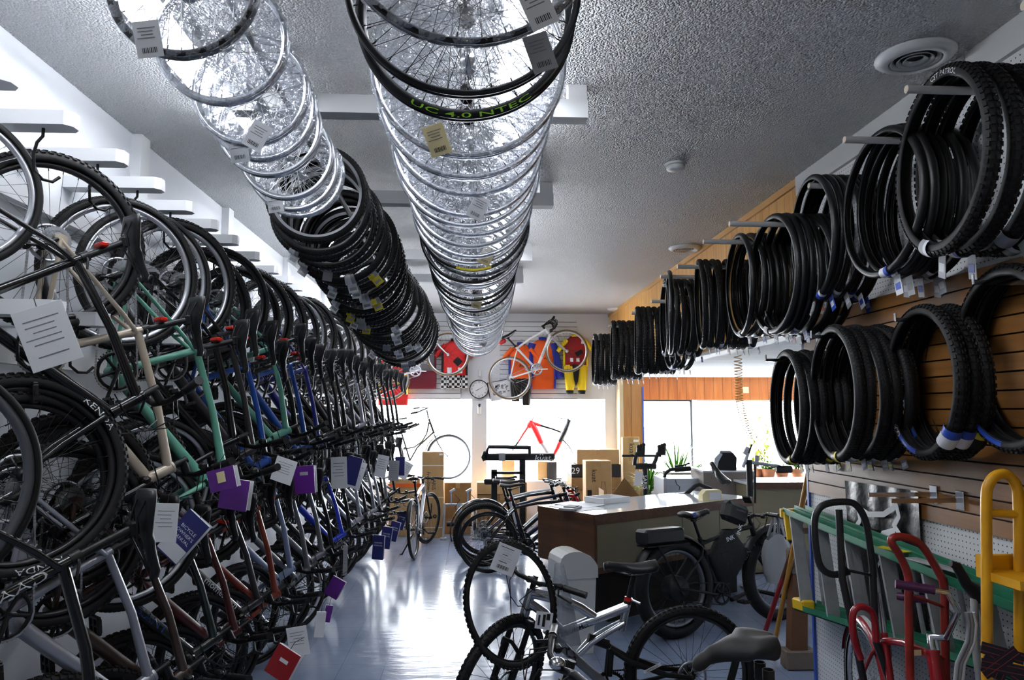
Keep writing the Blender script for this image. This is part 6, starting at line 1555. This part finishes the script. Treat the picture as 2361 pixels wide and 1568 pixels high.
for i, ((a, b), w_) in enumerate((((2018, 1160), 2155), ((2073, 1171), 2216))):
    t_ = atx(w_, 1140 + i * 14, XR - .02); L_ = .32; o = tag(ob('slat_hook', MB().box((-L_ / 2, 0, 0), (L_, .006, .02)), CHROME, None, T(t_)), 'empty chrome slat hook over the black banner, the ' + ('farther' if i == 0 else 'nearer') + ' one', 'hook', 'slat hooks'); ob('bracket', MB().box((-.004, 0, .0), (.008, .055, .085), bev=.002), CHROME, o)

# ------------------------------------------------------------------ booklets and cards hanging from the handlebars
def booklet(label, px, py, X, w, h, m, rot, turn=-.3, text=None, pages=True, nm='owner_booklet', cat='booklet', grp=None, ts=.02, strip=None):
    p = atx(px, py, X); e = empty(nm, label, cat, T(p) @ RZ(turn) @ RY(rot), grp)
    ob('cover', MB().box((0, -.003, 0), (w, .002, h), bev=.0006), m, e)
    if pages: ob('pages'[:4], MB().prism([(-w / 2 + .002, -h / 2), (w / 2 - .002, -h / 2), (w / 2 - .002, h / 2), (-w / 2 + .002, h / 2)], -.001, .006).box((w * .06, .02, 0), (w * .96, .001, h * .97), RZ(.12)), WHP, e)
    if not pages:
        lm = MB()
        for j in range(5): lm.box((-w * .06 * (j % 2), -.0043, h * (.30 - .1 * j)), (w * (.7 - .12 * (j % 3)), .0004, h * .018))
        ob('print_lines', lm, INKG, e)
    ob('loop', MB().tube([(0, 0, h / 2 - .01), (.0, .01, h / 2 + .03), (.02, .03, h / 2 + .06)], .0015, 5), PBLK, e)
    if text:
        mb = MB()
        for j, st in enumerate(text): put_text(mb, st, ts, T(0, -.0046, h * .18 - j * ts * 1.15) @ RX(PI / 2), 0, .001)
        ob('lettering', mb, INKW, e)
    if strip: ob('strip', MB().box((0, -.0042, strip[0] * h), (w * strip[1], .001, h * strip[2])), strip[3], e)
    return e
booklet('large white info card hanging on the nearest black bike', 110, 775, -1.36, .15, .20, WHP, -.38, .25, pages=False, nm='info_card', cat='card', strip=(-.3, .6, .02, INKG))
booklet("navy bicycle owner's manual with white lettering among the lower bikes", 422, 1238, -1.10, .105, .19, NAVY, .72, -.1, ('BICYCLE', "OWNER'S", 'MANUAL'), ts=.019, strip=(-.32, .98, .3, WHP))
booklet('white card beside the navy manual', 382, 1205, -1.12, .085, .14, WHP, .04, .1, pages=False, nm='info_card', cat='card')
booklet('purple booklet behind the brake cables of the front upper bikes', 540, 1140, -1.02, .13, .13, PURP, .12, -.2)
booklet('purple leaflet with picture tucked above the other purple booklet', 512, 1105, -1.04, .12, .09, PURP, -.25, -.2, strip=(.1, .3, .5, CRM))
booklet('purple booklet hanging alone in the middle of the upper tier', 702, 1106, -.98, .125, .16, PURP, -.08, -.2, strip=(.22, .4, .12, GRP))
booklet('white folder hanging below a middle upper bike', 655, 1085, -1.0, .12, .13, WHP, .3, -.2, pages=False, nm='info_card', cat='card')
booklet('red booklet hanging near the floor at the bottom edge', 652, 1530, -.78, .11, .13, mat('red_card', (150, 24, 28), .35), .5, -.2, strip=(.1, .35, .12, WHP))
booklet('white card hanging low beside the red booklet', 688, 1478, -.80, .10, .13, WHP, -.2, -.2, pages=False, nm='info_card', cat='card')
booklet('white folded leaflet hanging from a lower handlebar over the aisle', 738, 1440, -.80, .05, .13, WHP, .1, .3, pages=True)
booklet('purple leaflet above the white folded one', 756, 1415, -.80, .04, .09, PURP, .2, .3)
booklet('dark purple booklet on a middle lower bike', 772, 1355, -.84, .09, .12, PURP, .5, -.1)
booklet('grey card hanging low over the floor reflections', 796, 1292, -.86, .03, .20, GRP, .0, .2, pages=False, nm='info_card', cat='card')
for i, (px, py, X, r) in enumerate(((872, 1262, -.86, .05), (890, 1240, -.88, .15), (908, 1225, -.88, .25), (925, 1200, -.86, .3))):
    booklet('navy manual on the far lower bikes, %s towards the back wall' % ORD[i], px, py, X, .105, .22, NAVY, r, -.1, ('OWNER', 'MANUAL'), ts=.02, grp='manuals on the far lower bikes')
for i, (px, py, X, r, m) in enumerate(((782, 1090, -.98, -.05, WHP), (812, 1085, -.98, .25, NAVY), (822, 1095, -.97, .3, WHP), (880, 1075, -.95, .2, WHP), (908, 1085, -.90, .05, GRP), (922, 1075, -.90, .0, NAVY), (935, 1085, -.88, .5, WHP))):
    booklet('%s hanging from the far upper handlebars, %s towards the back wall' % ('navy manual' if m is NAVY else 'pale card', ORD[i]), px, py, X, .12, .23, m, r, -.1, pages=(m is NAVY), grp='cards on the far upper bikes')
# lettering on the nearest bikes
def bike_text(b, st, size, p0, p1, r, face, c, sx=1.0):
    mb = MB(); tube_text(mb, st, size, p0, p1, r, face, 0, sx, .002); ob('lettering', mb, c, b)
s = spec('road'); bike_text(LB[0], 'cannondale', .040, V((.10, 0, .48)), V((.28, 0, .70)), .013, (.3, -1, 0), INKW); bike_text(LB[0], 'CAAD', .042, lerp(s.bb, s.st, .45), lerp(s.bb, s.st, .86), .0185, (0, -1, 0), INKW, 1.5)
s = spec('mtb'); bike_text(UB[1], 'GIANT', .05, lerp(s.bb, s.hb, .25), lerp(s.bb, s.hb, .62), .031, (0, -1, .1), INK, 1.8)
s = spec('trail'); bike_text(LB[5], 'momentum', .05, lerp(s.bb, s.hb, .45), lerp(s.bb, s.hb, .9), .030, (0, -1, .2), INKW, 1.2); bike_text(LB[3], 'GIANT', .05, lerp(s.bb, s.hb, .3), lerp(s.bb, s.hb, .7), .030, (0, -1, .2), P_BLUE, 1.4)
fw = [c for c in UB[0].children if c.name.startswith('front_wheel')][0]
mb = MB()
for a_ in (.4, 2.5, 4.6):
    mb = MB(); arc_text(mb, 'KENDA', .032, .372 - .032, Matrix(), 0, 0, .002, 1.5, False, a_, (.372 - .03, .03)); ob('lettering', mb, INKW, fw)
